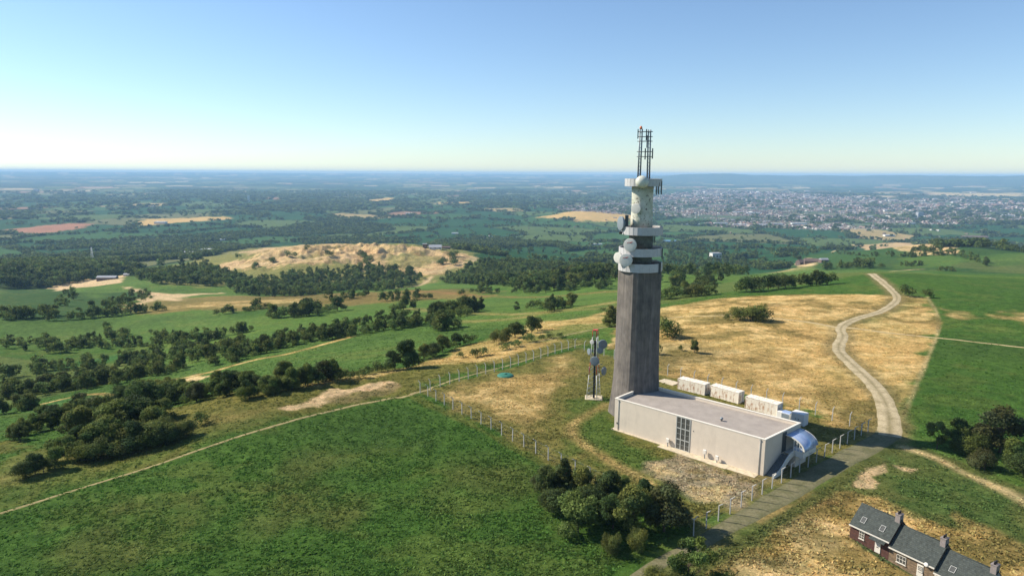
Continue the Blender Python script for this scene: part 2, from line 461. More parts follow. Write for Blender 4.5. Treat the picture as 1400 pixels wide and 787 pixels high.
M["stone"] = brickmat("brown_stone", (0.24, 0.165, 0.10), (0.15, 0.11, 0.07), (0.12, 0.09, 0.06), 0.42, 0.2)
M["pebble"] = paint("pale_render", (0.52, 0.49, 0.43), 0.9, 0.1, 3)
M["slate"] = brickmat("mossy_slate", (0.062, 0.072, 0.064), (0.044, 0.052, 0.047), (0.028, 0.034, 0.03), 0.3, 0.22, 0.8, 0.6)
M["slate_wall"] = paint("slate_hung_gable", (0.20, 0.23, 0.26), 0.7, 0.15, 2, dirt=((0.10, 0.12, 0.14), 0.6, (4, 4, 0.4)))
M["chimney"] = paint("chimney_render", (0.24, 0.205, 0.19), 0.9, 0.2, 2)
M["pot"] = paint("chimney_pot", (0.03, 0.028, 0.03), 0.6)
M["cream"] = paint("cream_joinery", (0.62, 0.58, 0.50), 0.6, 0.06, 4)
M["grass"] = paint("verge_grass", (0.05, 0.10, 0.03), 0.95, 0.4, 3)
M["far_wall"] = paint("far_white_wall", (0.60, 0.58, 0.54), 0.8, 0.1, 0.1)
M["far_roof"] = paint("far_grey_roof", (0.33, 0.34, 0.36), 0.8, 0.15, 0.1)
M["far_brown"] = paint("far_brown_roof", (0.16, 0.11, 0.09), 0.8, 0.2, 0.1)
M["far_shed"] = paint("far_shed_roof", (0.62, 0.63, 0.64), 0.6, 0.08, 0.05)
M["far_blue"] = paint("far_blue_roof", (0.20, 0.36, 0.55), 0.6, 0.1, 0.05)
m, nt, b = new_mat("town_mix"); at = N(nt, "ShaderNodeAttribute"); at.attribute_name = "tint"
nt.links.new(at.outputs["Color"], b.inputs["Base Color"]); b.inputs["Roughness"].default_value = 0.85; M["town"] = m

# ------------------------------------------------------------------ land cover
C = dict(lush=(0.058, 0.122, 0.021), mid=(0.082, 0.148, 0.031), valley=(0.086, 0.155, 0.030), olive=(0.135, 0.135, 0.034), straw=(0.50, 0.345, 0.128),
         straw2=(0.38, 0.275, 0.105), pale=(0.56, 0.43, 0.22), sand=(0.50, 0.355, 0.185), red=(0.30, 0.155, 0.07), yard=(0.54, 0.40, 0.225), drab=(0.20, 0.165, 0.07),
         dark=(0.030, 0.060, 0.020), hillgreen=(0.19, 0.19, 0.06), deep=(0.040, 0.088, 0.022), gravel=(0.36, 0.29, 0.19))

def sdist(px, py, poly):
    """Signed distance to a polygon (positive inside)."""
    poly = np.asarray(poly); n = len(poly)
    d = np.full(px.shape, 1e18); inside = np.zeros(px.shape, bool)
    for i in range(n):
        ax, ay = poly[i]; bx, by = poly[(i + 1) % n]
        ex, ey = bx - ax, by - ay
        t = np.clip(((px - ax) * ex + (py - ay) * ey) / (ex * ex + ey * ey + 1e-12), 0, 1)
        d = np.minimum(d, (px - ax - t * ex) ** 2 + (py - ay - t * ey) ** 2)
        c = ((ay > py) != (by > py)) & (px < (bx - ax) * (py - ay) / (by - ay + 1e-12) + ax)
        inside ^= c
    d = np.sqrt(d)
    return np.where(inside, d, -d)

def ldist(px, py, line):
    d = np.full(px.shape, 1e18)
    for (ax, ay), (bx, by) in zip(line[:-1], line[1:]):
        ex, ey = bx - ax, by - ay
        t = np.clip(((px - ax) * ex + (py - ay) * ey) / (ex * ex + ey * ey + 1e-12), 0, 1)
        d = np.minimum(d, (px - ax - t * ex) ** 2 + (py - ay - t * ey) ** 2)
    return np.sqrt(d)

POST = []
def W(pp): return [cast(*p) for p in pp]

def chaikin(p, k=2):
    for _ in range(k):
        q = [p[0]]
        for a, b in zip(p[:-1], p[1:]):
            q += [(a[0] * .75 + b[0] * .25, a[1] * .75 + b[1] * .25), (a[0] * .25 + b[0] * .75, a[1] * .25 + b[1] * .75)]
        p = q + [p[-1]]
    return p

def voronoi(x, y, size, seed):
    gx, gy = x / size, y / size
    ix, iy = np.floor(gx), np.floor(gy)
    f1 = np.full(x.shape, 9.0); f2 = np.full(x.shape, 9.0); cid = np.zeros(x.shape)
    for dx in (-1, 0, 1):
        for dy in (-1, 0, 1):
            cx, cy = ix + dx, iy + dy
            d = np.hypot(cx + _hash(cx, cy, seed) - gx, cy + _hash(cx, cy, seed + 7) - gy)
            near = d < f1
            f2 = np.where(near, f1, np.minimum(f2, d)); cid = np.where(near, _hash(cx, cy, seed + 13), cid); f1 = np.where(near, d, f1)
    return cid, (f2 - f1) * size

def warp(x, y):
    return x + 60 * fbm(x / 400, y / 400, 71, 3), (y + 60 * fbm(x / 400, y / 400, 75, 3)) * 0.8

def pick(cid, pal):
    out = np.zeros((len(cid), 3)); acc = 0.0; tot = sum(w for w, _ in pal)
    for w, c in pal:
        out[(cid >= acc / tot) & (cid <= (acc + w) / tot)] = c
        acc += w
    return out

# areas, traced as pixels and laid on the ground: (area, colour, edge softness m, edge raggedness m, strength)
PO = []
def area(pp, col, edge=1.5, rag=3.0, k=1.0): PO.append(("p", W(pp), C[col] if isinstance(col, str) else col, edge, rag, k))
def late(*a, **k):
    area(*a, **k); POST.append(PO.pop())
def late_line(*a, **k):
    line(*a, **k); POST.append(PO.pop())
def line(pp, col, width, edge=0.8, k=1.0, rag=0.6): PO.append(("l", chaikin(W(pp)), C[col] if isinstance(col, str) else col, width, edge, k, rag))

# valley to the left
area([(0, 395), (70, 392), (120, 405), (160, 412), (100, 437), (0, 440)], "deep", 8, 8)
area([(85, 430), (140, 402), (200, 392), (180, 410), (140, 430)], "deep", 8, 8)
area([(0, 442), (100, 440), (210, 430), (300, 432), (340, 440), (300, 452), (160, 470), (90, 478), (0, 470)], "mid", 8, 8)
area([(64, 500), (178, 480), (165, 490), (75, 507)], (0.045, 0.13, 0.03), 3, 3)
area([(200, 510), (240, 500), (290, 498), (350, 488), (372, 480), (420, 470), (500, 462), (590, 455), (650, 452), (690, 452), (600, 478), (520, 498), (450, 512), (350, 528), (260, 530), (215, 522)], "mid", 4, 5)
area([(40, 556), (80, 545), (130, 538), (180, 533), (178, 540), (100, 560), (55, 572)], (0.045, 0.13, 0.03), 3, 2)
line([(40, 556), (85, 545), (130, 537), (160, 541), (180, 536)], "straw", 3.0, 1.5)
line([(60, 568), (105, 557), (150, 547)], "straw", 2.6, 1.5)
line([(200, 524), (270, 514), (340, 493), (400, 483), (482, 460)], "straw", 3.2, 1.6)
area([(240, 522), (262, 513), (290, 513), (270, 522)], "pale", 2, 3)
area([(430, 437), (540, 420), (650, 418), (760, 412), (840, 398), (845, 425), (760, 440), (700, 448), (640, 450), (560, 447), (470, 452)], "valley", 8, 10)
area([(210, 470), (330, 440), (400, 428), (470, 430), (400, 448), (300, 470)], "valley", 8, 8)
line([(560, 422), (640, 428), (720, 430), (800, 420), (845, 412)], "straw2", 9, 8, 0.6, 6)
line([(620, 440), (690, 437), (760, 425), (845, 420)], "straw2", 9, 8, 0.55, 6)
line([(560, 397), (640, 403), (750, 406), (845, 398)], "red", 12, 10, 0.5, 8)
# brown rough ground below the bare hill
area([(170, 425), (185, 412), (240, 408), (330, 404), (430, 402), (540, 398), (640, 395), (690, 400), (640, 408), (540, 412), (450, 418), (350, 424), (240, 428)], "red", 10, 26, 0.5)
area([(230, 420), (300, 412), (400, 408), (430, 412), (330, 420)], "straw2", 8, 12, 0.8)
# sandy yards
late([(62, 394), (100, 385), (150, 378), (172, 376), (165, 386), (120, 392), (80, 397)], "yard", 6, 8)
late([(168, 392), (185, 393), (210, 400), (255, 402), (300, 401), (255, 405), (245, 412), (215, 410), (190, 418), (175, 420), (200, 405)], "yard", 6, 8)
# bare hill
area([(195, 372), (260, 358), (300, 345), (360, 338), (480, 333), (580, 336), (655, 349), (650, 362), (625, 374), (590, 384), (560, 392), (520, 385), (480, 384), (380, 392), (280, 392), (220, 390)], "hillgreen", 12, 15)
area([(262, 372), (300, 360), (350, 352), (330, 344), (380, 337), (480, 334), (570, 336), (650, 350), (640, 362), (615, 368), (590, 380), (570, 374), (520, 372), (490, 366), (480, 358), (400, 362), (340, 366)], "sand", 9, 22)
area([(520, 350), (550, 342), (585, 346), (605, 356), (570, 362), (530, 362)], "hillgreen", 10, 20, 0.8)
area([(400, 350), (440, 346), (470, 352), (430, 356)], "hillgreen", 10, 15, 0.7)
late_line([(262, 369), (330, 364), (380, 359), (430, 353), (480, 353)], "yard", 11, 6)
late_line([(300, 362), (360, 352), (420, 348)], "yard", 8, 5)
late_line([(500, 370), (570, 372), (600, 372), (640, 360), (650, 352)], "yard", 12, 8, 0.8)
late_line([(590, 378), (580, 388), (565, 392), (520, 394)], "yard", 7, 5)
for a, b in (((440, 340), (470, 350)), ((500, 336), (520, 352)), ((560, 340), (600, 352)), ((610, 344), (625, 360)), ((400, 340), (420, 346)), ((470, 338), (500, 346))):
    line([a, b], "red", 9, 10, 0.5, 14)
# streaked slope between the valley and the compound
area([(270, 545), (350, 530), (450, 512), (560, 500), (640, 480), (730, 462), (800, 460), (790, 478), (690, 497), (600, 520), (560, 540), (430, 565), (250, 622), (0, 706), (0, 608), (60, 612), (200, 575)], "olive", 4, 6)
area([(0, 610), (60, 602), (140, 640), (260, 608), (380, 570), (330, 575), (180, 640), (0, 690)], "mid", 6, 8, 0.6)
area([(640, 470), (690, 455), (740, 442), (800, 430), (845, 420), (845, 445), (770, 458), (730, 470), (660, 492), (600, 500), (560, 512), (590, 495)], "straw", 4, 8, 0.8)
area([(720, 466), (780, 445), (840, 440), (842, 452), (800, 462)], "mid", 3, 6, 0.7)
line([(430, 525), (500, 515), (570, 500), (640, 484)], "straw", 5, 3, 0.7, 3)
late([(395, 558), (420, 548), (450, 536), (500, 524), (530, 521), (538, 526), (500, 534), (460, 543), (430, 554)], "yard", 0.9, 2.6)
late([(455, 545), (490, 537), (535, 528), (500, 545), (470, 552)], "drab", 2, 4, 0.8)  # shading streak painted along the dark under-edge of the bank
line([(0, 655), (120, 620), (260, 580), (330, 568)], "straw2", 8, 8, 0.4, 5)
# foreground field
area([(-520, 845), (-120, 738), (0, 704), (250, 624), (430, 566), (560, 543), (600, 560), (700, 612), (770, 648), (880, 700), (942, 736), (900, 764), (840, 810), (800, 1150), (-520, 1500)], "lush", 1.5, 2)
area([(560, 545), (574, 539), (700, 606), (780, 646), (770, 650), (600, 563)], "olive", 0.8, 1.0, 0.55)
for pp in ([(380, 645), (430, 618), (520, 606), (560, 612), (480, 640), (410, 662)], [(380, 712), (440, 692), (500, 690), (450, 716)], [(200, 690), (260, 672), (330, 668), (260, 696)], [(600, 640), (660, 630), (700, 655), (640, 668)], [(40, 760), (120, 735), (180, 745), (90, 780)]):
    area(pp, (0.125, 0.115, 0.036), 7, 9, 0.42)
# compound grass
area([(578, 538), (650, 515), (786, 476), (845, 490), (910, 510), (1093, 562), (1186, 590), (1120, 630), (1035, 682), (948, 732), (880, 700), (770, 640), (690, 597)], (0.16, 0.15, 0.042), 1, 2)
area([(600, 540), (690, 512), (770, 488), (800, 500), (800, 530), (760, 560), (740, 585), (690, 580), (630, 555)], "straw2", 4, 9, 0.85)
area([(690, 520), (770, 492), (800, 505), (780, 520), (720, 560)], "straw", 4, 9, 0.35)
area([(760, 545), (830, 535), (838, 580), (870, 610), (940, 640), (980, 660), (960, 690), (920, 675), (850, 640), (800, 625), (770, 610), (790, 590)], "lush", 3, 4, 0.75)
area([(930, 620), (1045, 655), (1010, 690), (960, 690), (900, 640)], "gravel", 2, 4, 0.9)
line([(828, 553), (790, 572), (778, 590), (800, 610), (850, 640), (890, 660)], "straw2", 2.2, 2.0, 0.85, 1.2)
area([(905, 512), (990, 532), (1080, 562), (1060, 566), (960, 545)], "olive", 2, 3)
# straw meadow, right
area([(842, 470), (842, 440), (930, 415), (1000, 406), (1100, 402), (1200, 402), (1268, 406), (1289, 441), (1228, 588), (1190, 590), (1093, 560), (905, 510), (880, 498)], "straw", 2, 4)
area([(905, 505), (960, 470), (1060, 480), (1150, 530), (1190, 588), (1100, 560)], "straw2", 5, 12, 0.6)
area([(1150, 500), (1180, 540), (1195, 585), (1120, 560), (1100, 540)], "olive", 4, 8, 0.4)
area([(900, 470), (960, 465), (1000, 490), (960, 500), (905, 490)], "drab", 5, 10, 0.6)
area([(1020, 420), (1090, 412), (1060, 420), (1000, 424)], "drab", 4, 6, 0.6)
area([(890, 420), (1000, 398), (1190, 374), (1300, 377), (1400, 381), (1480, 384), (1480, 470), (1400, 454), (1289, 441), (1266, 406), (1200, 402), (1100, 402), (1000, 406), (930, 416)], "lush", 2, 3)
area([(1310, 430), (1400, 426), (1480, 430), (1480, 446), (1400, 444), (1300, 438)], "straw2", 4, 10, 0.8)
area([(1228, 588), (1289, 441), (1400, 455), (1520, 462), (1560, 640), (1420, 650), (1320, 615)], "lush", 0.8, 1.0)
line([(1228, 586), (1258, 512), (1289, 441), (1268, 406)], "pale", 1.0, 0.9, 0.65, 0.5)
area([(1200, 530), (1230, 520), (1250, 520), (1226, 580), (1212, 560)], "olive", 3, 6, 0.6)
line([(1178, 440), (1228, 425), (1240, 415)], "mid", 4, 4, 0.7, 3)
line([(1216, 596), (1216, 560), (1200, 531), (1171, 503), (1147, 482), (1146, 471), (1154, 460), (1147, 448), (1164, 437), (1207, 426), (1229, 411), (1222, 399), (1207, 386), (1191, 374)], "drab", 9.5, 2.0, 0.75, 1.6)
# corner with the cottages
area([(960, 760), (1060, 690), (1180, 622), (1230, 606), (1300, 618), (1420, 680), (1500, 760), (1500, 900), (900, 900), (890, 800)], (0.105, 0.125, 0.036), 2, 3)
area([(1060, 705), (1140, 672), (1200, 680), (1250, 712), (1330, 740), (1400, 770), (1480, 900), (980, 900), (950, 800), (1000, 770)], "straw", 1.5, 4, 1.0)
area([(1060, 740), (1130, 690), (1160, 700), (1120, 760), (1040, 800)], "pale", 3, 6, 0.7)
area([(1110, 672), (1170, 680), (1180, 700), (1140, 700), (1090, 700)], "red", 3, 4, 0.6)
area([(1180, 650), (1260, 620), (1330, 640), (1400, 700), (1420, 750), (1330, 718), (1230, 690)], (0.065, 0.115, 0.028), 3, 4, 0.85)
late([(1170, 664), (1185, 646), (1205, 660), (1195, 667)], "yard", 0.7, 1.2, 1.0)
late([(1185, 640), (1210, 634), (1215, 645), (1195, 650)], "yard", 0.7, 1.2, 1.0)
late([(1222, 636), (1262, 640), (1255, 650), (1230, 645)], "yard", 0.7, 1.2, 1.0)
late_line([(1238, 612), (1280, 625), (1320, 648), (1380, 672), (1420, 700)], "pale", 2.2, 1.5, 0.85, 1.2)
area([(1310, 705), (1360, 725), (1430, 770), (1400, 772), (1350, 735)], "straw", 2, 3, 0.8)
area([(1164, 732), (1180, 738), (1275, 795), (1262, 800), (1180, 748)], (0.05, 0.10, 0.04), 0.5, 0.8, 0.9)
line([(1100, 640), (1040, 690), (960, 752), (900, 790)], "drab", 5, 2.5, 0.6, 1.5)
line([(960, 775), (1060, 715), (1150, 660), (1200, 628)], (0.085, 0.105, 0.03), 3.2, 1.2, 0.95, 1.0)
# beyond the right crest
area([(1060, 366), (1130, 346), (1180, 338), (1300, 339), (1400, 345), (1480, 348), (1480, 378), (1400, 375), (1300, 371), (1200, 369), (1130, 370)], "deep", 8, 10)
area([(1160, 334), (1250, 332), (1300, 338), (1310, 346), (1260, 349), (1220, 340), (1180, 338)], "sand", 6, 10, 0.9)
area([(1290, 362), (1340, 355), (1400, 350), (1480, 352), (1480, 374), (1400, 374), (1330, 370)], "hillgreen", 8, 10, 0.35)
late_line([(1137, 345), (1165, 335), (1230, 333)], "pale", 6, 4, 0.8)
late_line([(1190, 340), (1240, 346), (1275, 346)], "pale", 5, 4, 0.8)
area([(1085, 360), (1105, 352), (1125, 356), (1110, 364)], "yard", 6, 8, 0.9)
area([(1230, 352), (1300, 349), (1330, 356), (1300, 364), (1230, 366)], "valley", 8, 8, 0.8)
area([(1330, 350), (1400, 346), (1400, 362), (1340, 364)], "mid", 8, 8, 0.8)
late_line([(1218, 371), (1240, 369), (1262, 368)], "pale", 4, 3, 0.8)
# plain: the fields that stand out
area([(8, 314), (60, 308), (100, 305), (130, 306), (110, 312), (60, 319), (30, 318)], (0.34, 0.17, 0.10), 30, 25)
area([(180, 305), (200, 299), (310, 296), (318, 299), (250, 304), (200, 309)], "straw", 30, 25)
area([(735, 297), (760, 293), (800, 288), (850, 292), (890, 297), (850, 303), (790, 302)], "straw", 30, 40)
area([(490, 275), (530, 270), (555, 272), (520, 278)], "straw", 40, 40)
area([(600, 276), (650, 275), (645, 278), (600, 279)], "straw", 40, 40)
area([(1260, 262), (1320, 264), (1400, 264), (1400, 268), (1300, 268)], "pale", 80, 60, 0.8)
URBAN = W([(765, 283), (830, 277), (880, 270), (960, 259), (1040, 262), (1120, 266), (1250, 272), (1400, 276), (1500, 280), (1500, 302), (1380, 304), (1300, 308), (1240, 306), (1160, 303), (1080, 306), (990, 305), (930, 298), (860, 290), (790, 289)])
URBAN2 = W([(930, 303), (1000, 303), (1130, 305), (1260, 305), (1262, 309), (1180, 313), (1060, 311), (960, 310)])

# terrain sheet: fine fan of ground in front, coarse behind, out past the horizon
azf = np.concatenate([np.linspace(-1.0, -0.72, 90)[:-1], np.linspace(-0.72, 0.72, 1100), np.linspace(0.72, 1.0, 90)[1:]])
azc = np.linspace(1.0, 2 * math.pi - 1.0, 60)[1:-1]
az = np.concatenate([azf, azc]); NAZ = len(az)
dep1 = np.linspace(math.atan(62 / 88), math.atan(62 / 420), 440)
r1 = 62 / np.tan(dep1)
r2 = np.exp(np.linspace(math.log(421.5), math.log(3300), 300))
dep3 = np.linspace(math.atan(292 / 3320), math.atan(292 / 14500), 110)
r3 = np.concatenate([292 / np.tan(dep3), np.linspace(15200, 28500, 28)])
rr = np.concatenate([[3, 20, 35, 45, 55, 62, 70, 76, 82], r1, r2, r3, [31000, 36000, 42000]])
NR = len(rr)
AZ, RR = np.meshgrid(az, rr)
X, Y = (RR * np.sin(AZ)).ravel(), (RR * np.cos(AZ)).ravel()
Z = H(X, Y)
r = RR.ravel(); azv = AZ.ravel()
wx, wy = warp(X, Y)
# general cover
cidA, edA = voronoi(wx, wy, 230, 3)
cidB, edB = voronoi(wx, wy, 430, 5)
cidC, edC = voronoi(wx, wy, 470, 9)
PAL = [(40, (0.024, 0.075, 0.024)), (26, (0.045, 0.105, 0.03)), (14, (0.085, 0.13, 0.04)), (9, (0.13, 0.14, 0.06)), (4, (0.33, 0.26, 0.12)), (1.5, (0.27, 0.16, 0.10))]
PALF = [(34, (0.034, 0.078, 0.030)), (24, (0.075, 0.12, 0.042)), (20, (0.17, 0.18, 0.085)), (14, (0.42, 0.34, 0.20)), (7, (0.30, 0.20, 0.13))]
cov = pick(cidA, [(30, C["mid"]), (40, C["valley"]), (20, C["lush"]), (10, (0.10, 0.14, 0.035))])
plain = pick(cidB, PAL)
hedge = np.array((0.020, 0.042, 0.018))
wood_n = fbm(X / 900, Y / 900, 91, 4)
def wood_mask(x, y): return fbm(x / 900, y / 900, 91, 4)
k = sstep(26, 8, edB)[:, None]; plain = plain * (1 - k) + hedge * k
k = sstep(0.16, 0.24, wood_n)[:, None] * 0.9; plain = plain * (1 - k) + hedge * k
farp = pick(cidC, PALF)
k = (sstep(70, 20, edC) * 0.95)[:, None]; farp = farp * (1 - k) + hedge * k
k = sstep(0.02, 0.16, fbm(X / 1700, Y / 1300, 95, 5))[:, None] * 0.85; farp = farp * (1 - k) + hedge * k
t = sstep(8500, 11000, r)[:, None]; plain = plain * (1 - t) + farp * t
t = sstep(1150, 1450, r + 150 * fbm(X / 300, Y / 300, 97, 2))[:, None]
cov = cov * (1 - t) + plain * t
k = (sstep(17000, 20000, r) * sstep(0.13, 0.2, np.where(azv > math.pi, azv - 2 * math.pi, azv)) * 0.85)[:, None]; cov = cov * (1 - k) + np.array((0.055, 0.085, 0.045)) * k   # wooded far hills
# town ground
for poly, colr in ((URBAN, (0.15, 0.14, 0.115)), (URBAN2, (0.22, 0.22, 0.19))):
    bb = np.array(poly); q = np.where((X > bb[:, 0].min() - 400) & (X < bb[:, 0].max() + 400) & (Y > bb[:, 1].min() - 400) & (Y < bb[:, 1].max() + 400))[0]
    s = sdist(X[q], Y[q], poly) + 260 * fbm(X[q] / 500, Y[q] / 500, 101, 3)
    kk = (sstep(-60, 160, s) * (0.35 + 0.6 * sstep(-0.25, 0.15, fbm(X[q] / 240, Y[q] / 240, 103, 3))))[:, None]
    cov[q] = cov[q] * (1 - kk) + np.array(colr) * kk
nz1 = fbm(X / 9, Y / 9, 111, 3); nz2 = fbm(X / 40, Y / 40, 113, 3)
inner = (np.abs(azv) < 0.80) | (azv > 2 * math.pi - 0.8)
def lay(items):
  for it in items:
    bb = np.array(it[1]); mg = 60
    q = np.where((X > bb[:, 0].min() - mg) & (X < bb[:, 0].max() + mg) & (Y > bb[:, 1].min() - mg) & (Y < bb[:, 1].max() + mg))[0]
    if not len(q): continue
    if it[0] == "p":
        _, poly, colr, edge, rag, k0 = it
        nz = nz1[q] if rag < 7 else 0.45 * nz1[q] + 0.8 * nz2[q]
        s = sdist(X[q], Y[q], poly) + nz * rag * 2.0
        kk = sstep(-edge, edge, s) * k0
    else:
        _, ln, colr, width, edge, k0, rag = it
        s = width / 2 - ldist(X[q], Y[q], ln) + nz1[q] * rag
        kk = sstep(-edge, edge, s) * k0
    kk = kk[:, None]
    cov[q] = cov[q] * (1 - kk) + np.array(colr) * kk
lay(PO)
# gullies and ledges on the bare hill
q = np.where((np.abs(r - 1400) < 320) & (azv > -0.46) & (azv < -0.02))[0]
g1 = np.abs(fbm(X[q] / 55, Y[q] / 120, 141, 4)); g2 = fbm(X[q] / 22, Y[q] / 30, 143, 3)
bare = sstep(0.30, 0.42, cov[q] @ np.array([0.3, 0.6, 0.1]))
kk = (bare * sstep(0.10, 0.0, g1 - 0.04 * g2) * 0.75)[:, None]; cov[q] = cov[q] * (1 - kk) + np.array((0.24, 0.145, 0.075)) * kk
kk = (bare * sstep(0.2, 0.5, g2 + g1) * 0.3)[:, None]; cov[q] = cov[q] * (1 - kk) + np.array((0.22, 0.19, 0.075)) * kk
# patchy dryness: straw through green and green through straw at the scale of metres
dry = fbm(X / 10, Y / 7.5, 121, 5); dry2 = fbm(X / 3.2, Y / 2.2, 125, 4); dry3 = fbm(X / 52, Y / 40, 127, 4)
lum = cov @ np.array([0.3, 0.6, 0.1])
isstraw = sstep(0.16, 0.28, lum) * (1 - sstep(0.42, 0.45, lum)) * (r < 2500)
kk = (isstraw * np.clip(sstep(0.08, 0.42, dry + 0.5 * dry2 + 0.4 * dry3) * 0.62, 0, 1))[:, None]
cov = cov * (1 - kk) + np.array((0.17, 0.125, 0.042)) * kk
kk = (isstraw * sstep(0.15, 0.5, dry3 + 0.5 * dry) * 0.5)[:, None]
cov = cov * (1 - kk) + np.array((0.13, 0.125, 0.035)) * kk
kk = (isstraw * sstep(0.05, 0.4, -dry + 0.4 * dry2) * 0.5)[:, None]
cov = cov * (1 - kk) + np.array((0.62, 0.465, 0.215)) * kk
green = (1 - sstep(0.12, 0.2, lum)) * sstep(0.05, 0.07, lum) * (r < 1500)
kk = (green * sstep(0.05, 0.45, dry + 0.5 * dry3) * 0.17)[:, None]
cov = cov * (1 - kk) + np.array((0.19, 0.175, 0.05)) * kk
kk = (green * sstep(0.1, 0.5, -dry3 + 0.4 * dry2) * 0.45)[:, None]
cov = cov * (1 - kk) + np.array((0.045, 0.085, 0.02)) * kk
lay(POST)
cov *= (1 + 0.22 * dry2 * (r < 400))[:, None]
i0 = np.arange(NR - 1)[:, None] * NAZ + np.arange(NAZ)[None]
i1 = np.arange(NR - 1)[:, None] * NAZ + (np.arange(NAZ)[None] + 1) % NAZ
F4 = np.stack([i0, i0 + NAZ, i1 + NAZ, i1], -1).reshape(-1, 4)
V3 = np.stack([X, Y, Z], 1)
me = np_mesh("terrain", V3, F4, M["land"], np.clip(cov, 0.005, 0.9), "cover", True)
COVER = np.clip(cov, 0.005, 0.9).reshape(NR, NAZ, 3)
terrain = bpy.data.objects.new("terrain", me); COL.objects.link(terrain)
tag(terrain, "grassland ridge with straw meadows, valley fields and the wide hazy plain beyond", "terrain", None, "structure")
del X, Y, Z, wx, wy, cidA, cidB, cidC, plain, farp, V3, F4, cov

# haze: one closed box of thin air round everything
hz = MB().box(-43000, 43000, -43000, 43000, -420, 140)
m = bpy.data.materials.new("haze_air"); m.use_nodes = True
nt = m.node_tree; nt.nodes.clear()
vol = N(nt, "ShaderNodeVolumePrincipled"); vol.inputs["Color"].default_value = (*HAZE_COLOR, 1); vol.inputs["Density"].default_value = HAZE_DENSITY
vol.inputs["Anisotropy"].default_value = 0.0
nt.links.new(vol.outputs[0], N(nt, "ShaderNodeOutputMaterial").inputs["Volume"])
haze = hz.build("haze", m); tag(haze, "pale blue haze that fades the far plain", "haze", None, "stuff")

# ------------------------------------------------------------------ road and tracks draped on the ground
def ribbon(name, pp, widths, mat, label, lift=0.05, cat="track", step=1.2, across=7, twin=False, world=None):
    ln = chaikin(world or W(pp), 3)
    P = np.array(ln); seg = np.r_[0, np.cumsum(np.hypot(*np.diff(P, axis=0).T))]
    n = max(8, int(seg[-1] / step)); s = np.linspace(0, seg[-1], n)
    cx, cy = np.interp(s, seg, P[:, 0]), np.interp(s, seg, P[:, 1])
    tx, ty = np.gradient(cx), np.gradient(cy); L = np.hypot(tx, ty) + 1e-9
    nx, ny = -ty / L, tx / L
    w = np.interp(s / seg[-1], np.linspace(0, 1, len(widths)), widths) / 2
    wl_ = w * (1 + 0.16 * fbm(s / 5, s * 0 + 3, 201, 3)); wr_ = w * (1 + 0.16 * fbm(s / 5, s * 0 + 9, 203, 3))
    u = np.linspace(-1, 1, across)
    off = np.where(u[None] < 0, u[None] * wl_[:, None], u[None] * wr_[:, None])
    x = cx[:, None] + nx[:, None] * off; y = cy[:, None] + ny[:, None] * off
    z = H(x, y) + lift
    z[:, 0] -= lift * 1.6; z[:, -1] -= lift * 1.6
    prof = 1 - 0.55 * np.abs(u) ** 3
    if twin: prof = 1 - 0.75 * np.exp(-(u / 0.22) ** 2) - 0.4 * np.abs(u) ** 6
    wear = np.clip(prof[None] + 0.25 * fbm(x / 3, y / 3, 207, 3), 0, 1)
    i = (np.arange(n - 1)[:, None] * across + np.arange(across - 1)[None])
    F = np.stack([i, i + 1, i + 1 + across, i + across], -1).reshape(-1, 4)
    V = np.stack([x, y, z], -1).reshape(-1, 3)
    me = np_mesh(name, V, F, M[mat], np.repeat(wear.reshape(-1, 1), 3, 1), "wear", True)
    a, b_, c_ = (Vector(V[F[0][k]]) for k in (0, 1, 2))
    if (b_ - a).cross(c_ - b_).z < 0: me.flip_normals()
    o = bpy.data.objects.new(name, me); COL.objects.link(o)
    return tag(o, label, cat, None, "structure")

ribbon("road", [(868, 792), (905, 766), (948, 748), (1000, 718), (1035, 698), (1085, 668), (1130, 643), (1168, 620), (1196, 607), (1216, 592)], (2.6, 3.2, 4.2, 5.4, 5.8, 6.2, 6.6, 6.0), "road", "worn greenish access road running past the fence to the gravel track", 0.06, "road")
ribbon("gravel_track", [(1216, 596), (1216, 560), (1200, 531), (1171, 503), (1147, 482), (1146, 471), (1154, 460), (1147, 448), (1164, 437), (1207, 426), (1229, 411), (1222, 399), (1207, 386), (1191, 374)], (6.0, 5.6, 5.2, 4.6, 4.4, 4.2, 4.4, 4.8, 5.5, 5.5), "track", "pale winding gravel track from the road over the straw meadow to the crest", 0.08, twin=True)
ribbon("footpath", [(1147, 448), (1112, 441), (1071, 436), (1030, 433), (990, 431), (940, 432), (900, 436)], (2.8, 2.4, 2.0, 1.8), "thin_path", "thin pale path across the straw meadow towards the tower", 0.06, "path", across=5)
ribbon("footpath", [(1150, 447), (1200, 453), (1284, 462), (1340, 468), (1400, 475), (1450, 480)], (2.8, 2.2, 1.8, 1.7), "thin_path", "thin straight path from the track junction across the dark green field", 0.06, "path", across=5)
ribbon("dirt_path", [(-420, 818), (-120, 738), (0, 703), (120, 664), (250, 622), (345, 591), (430, 566), (500, 550), (560, 540)], (1.2, 1.1, 1.1, 1.2, 1.5), "faint_path", "long narrow dirt path along the upper edge of the foreground field", 0.06, "path", across=5)
ribbon("dirt_path", [(560, 540), (610, 522), (650, 511), (700, 498), (750, 482), (795, 470)], (1.5, 1.1, 1.0, 0.9), "faint_path", "narrow dirt path just outside the rear fence line", 0.06, "path", across=5)
ribbon("dirt_path", [(835, 446), (800, 452), (760, 462), (690, 478)], (1.5, 1.3, 1.2), "faint_path", "faint path on the streaked slope left of the tower", 0.08, "path", across=5)

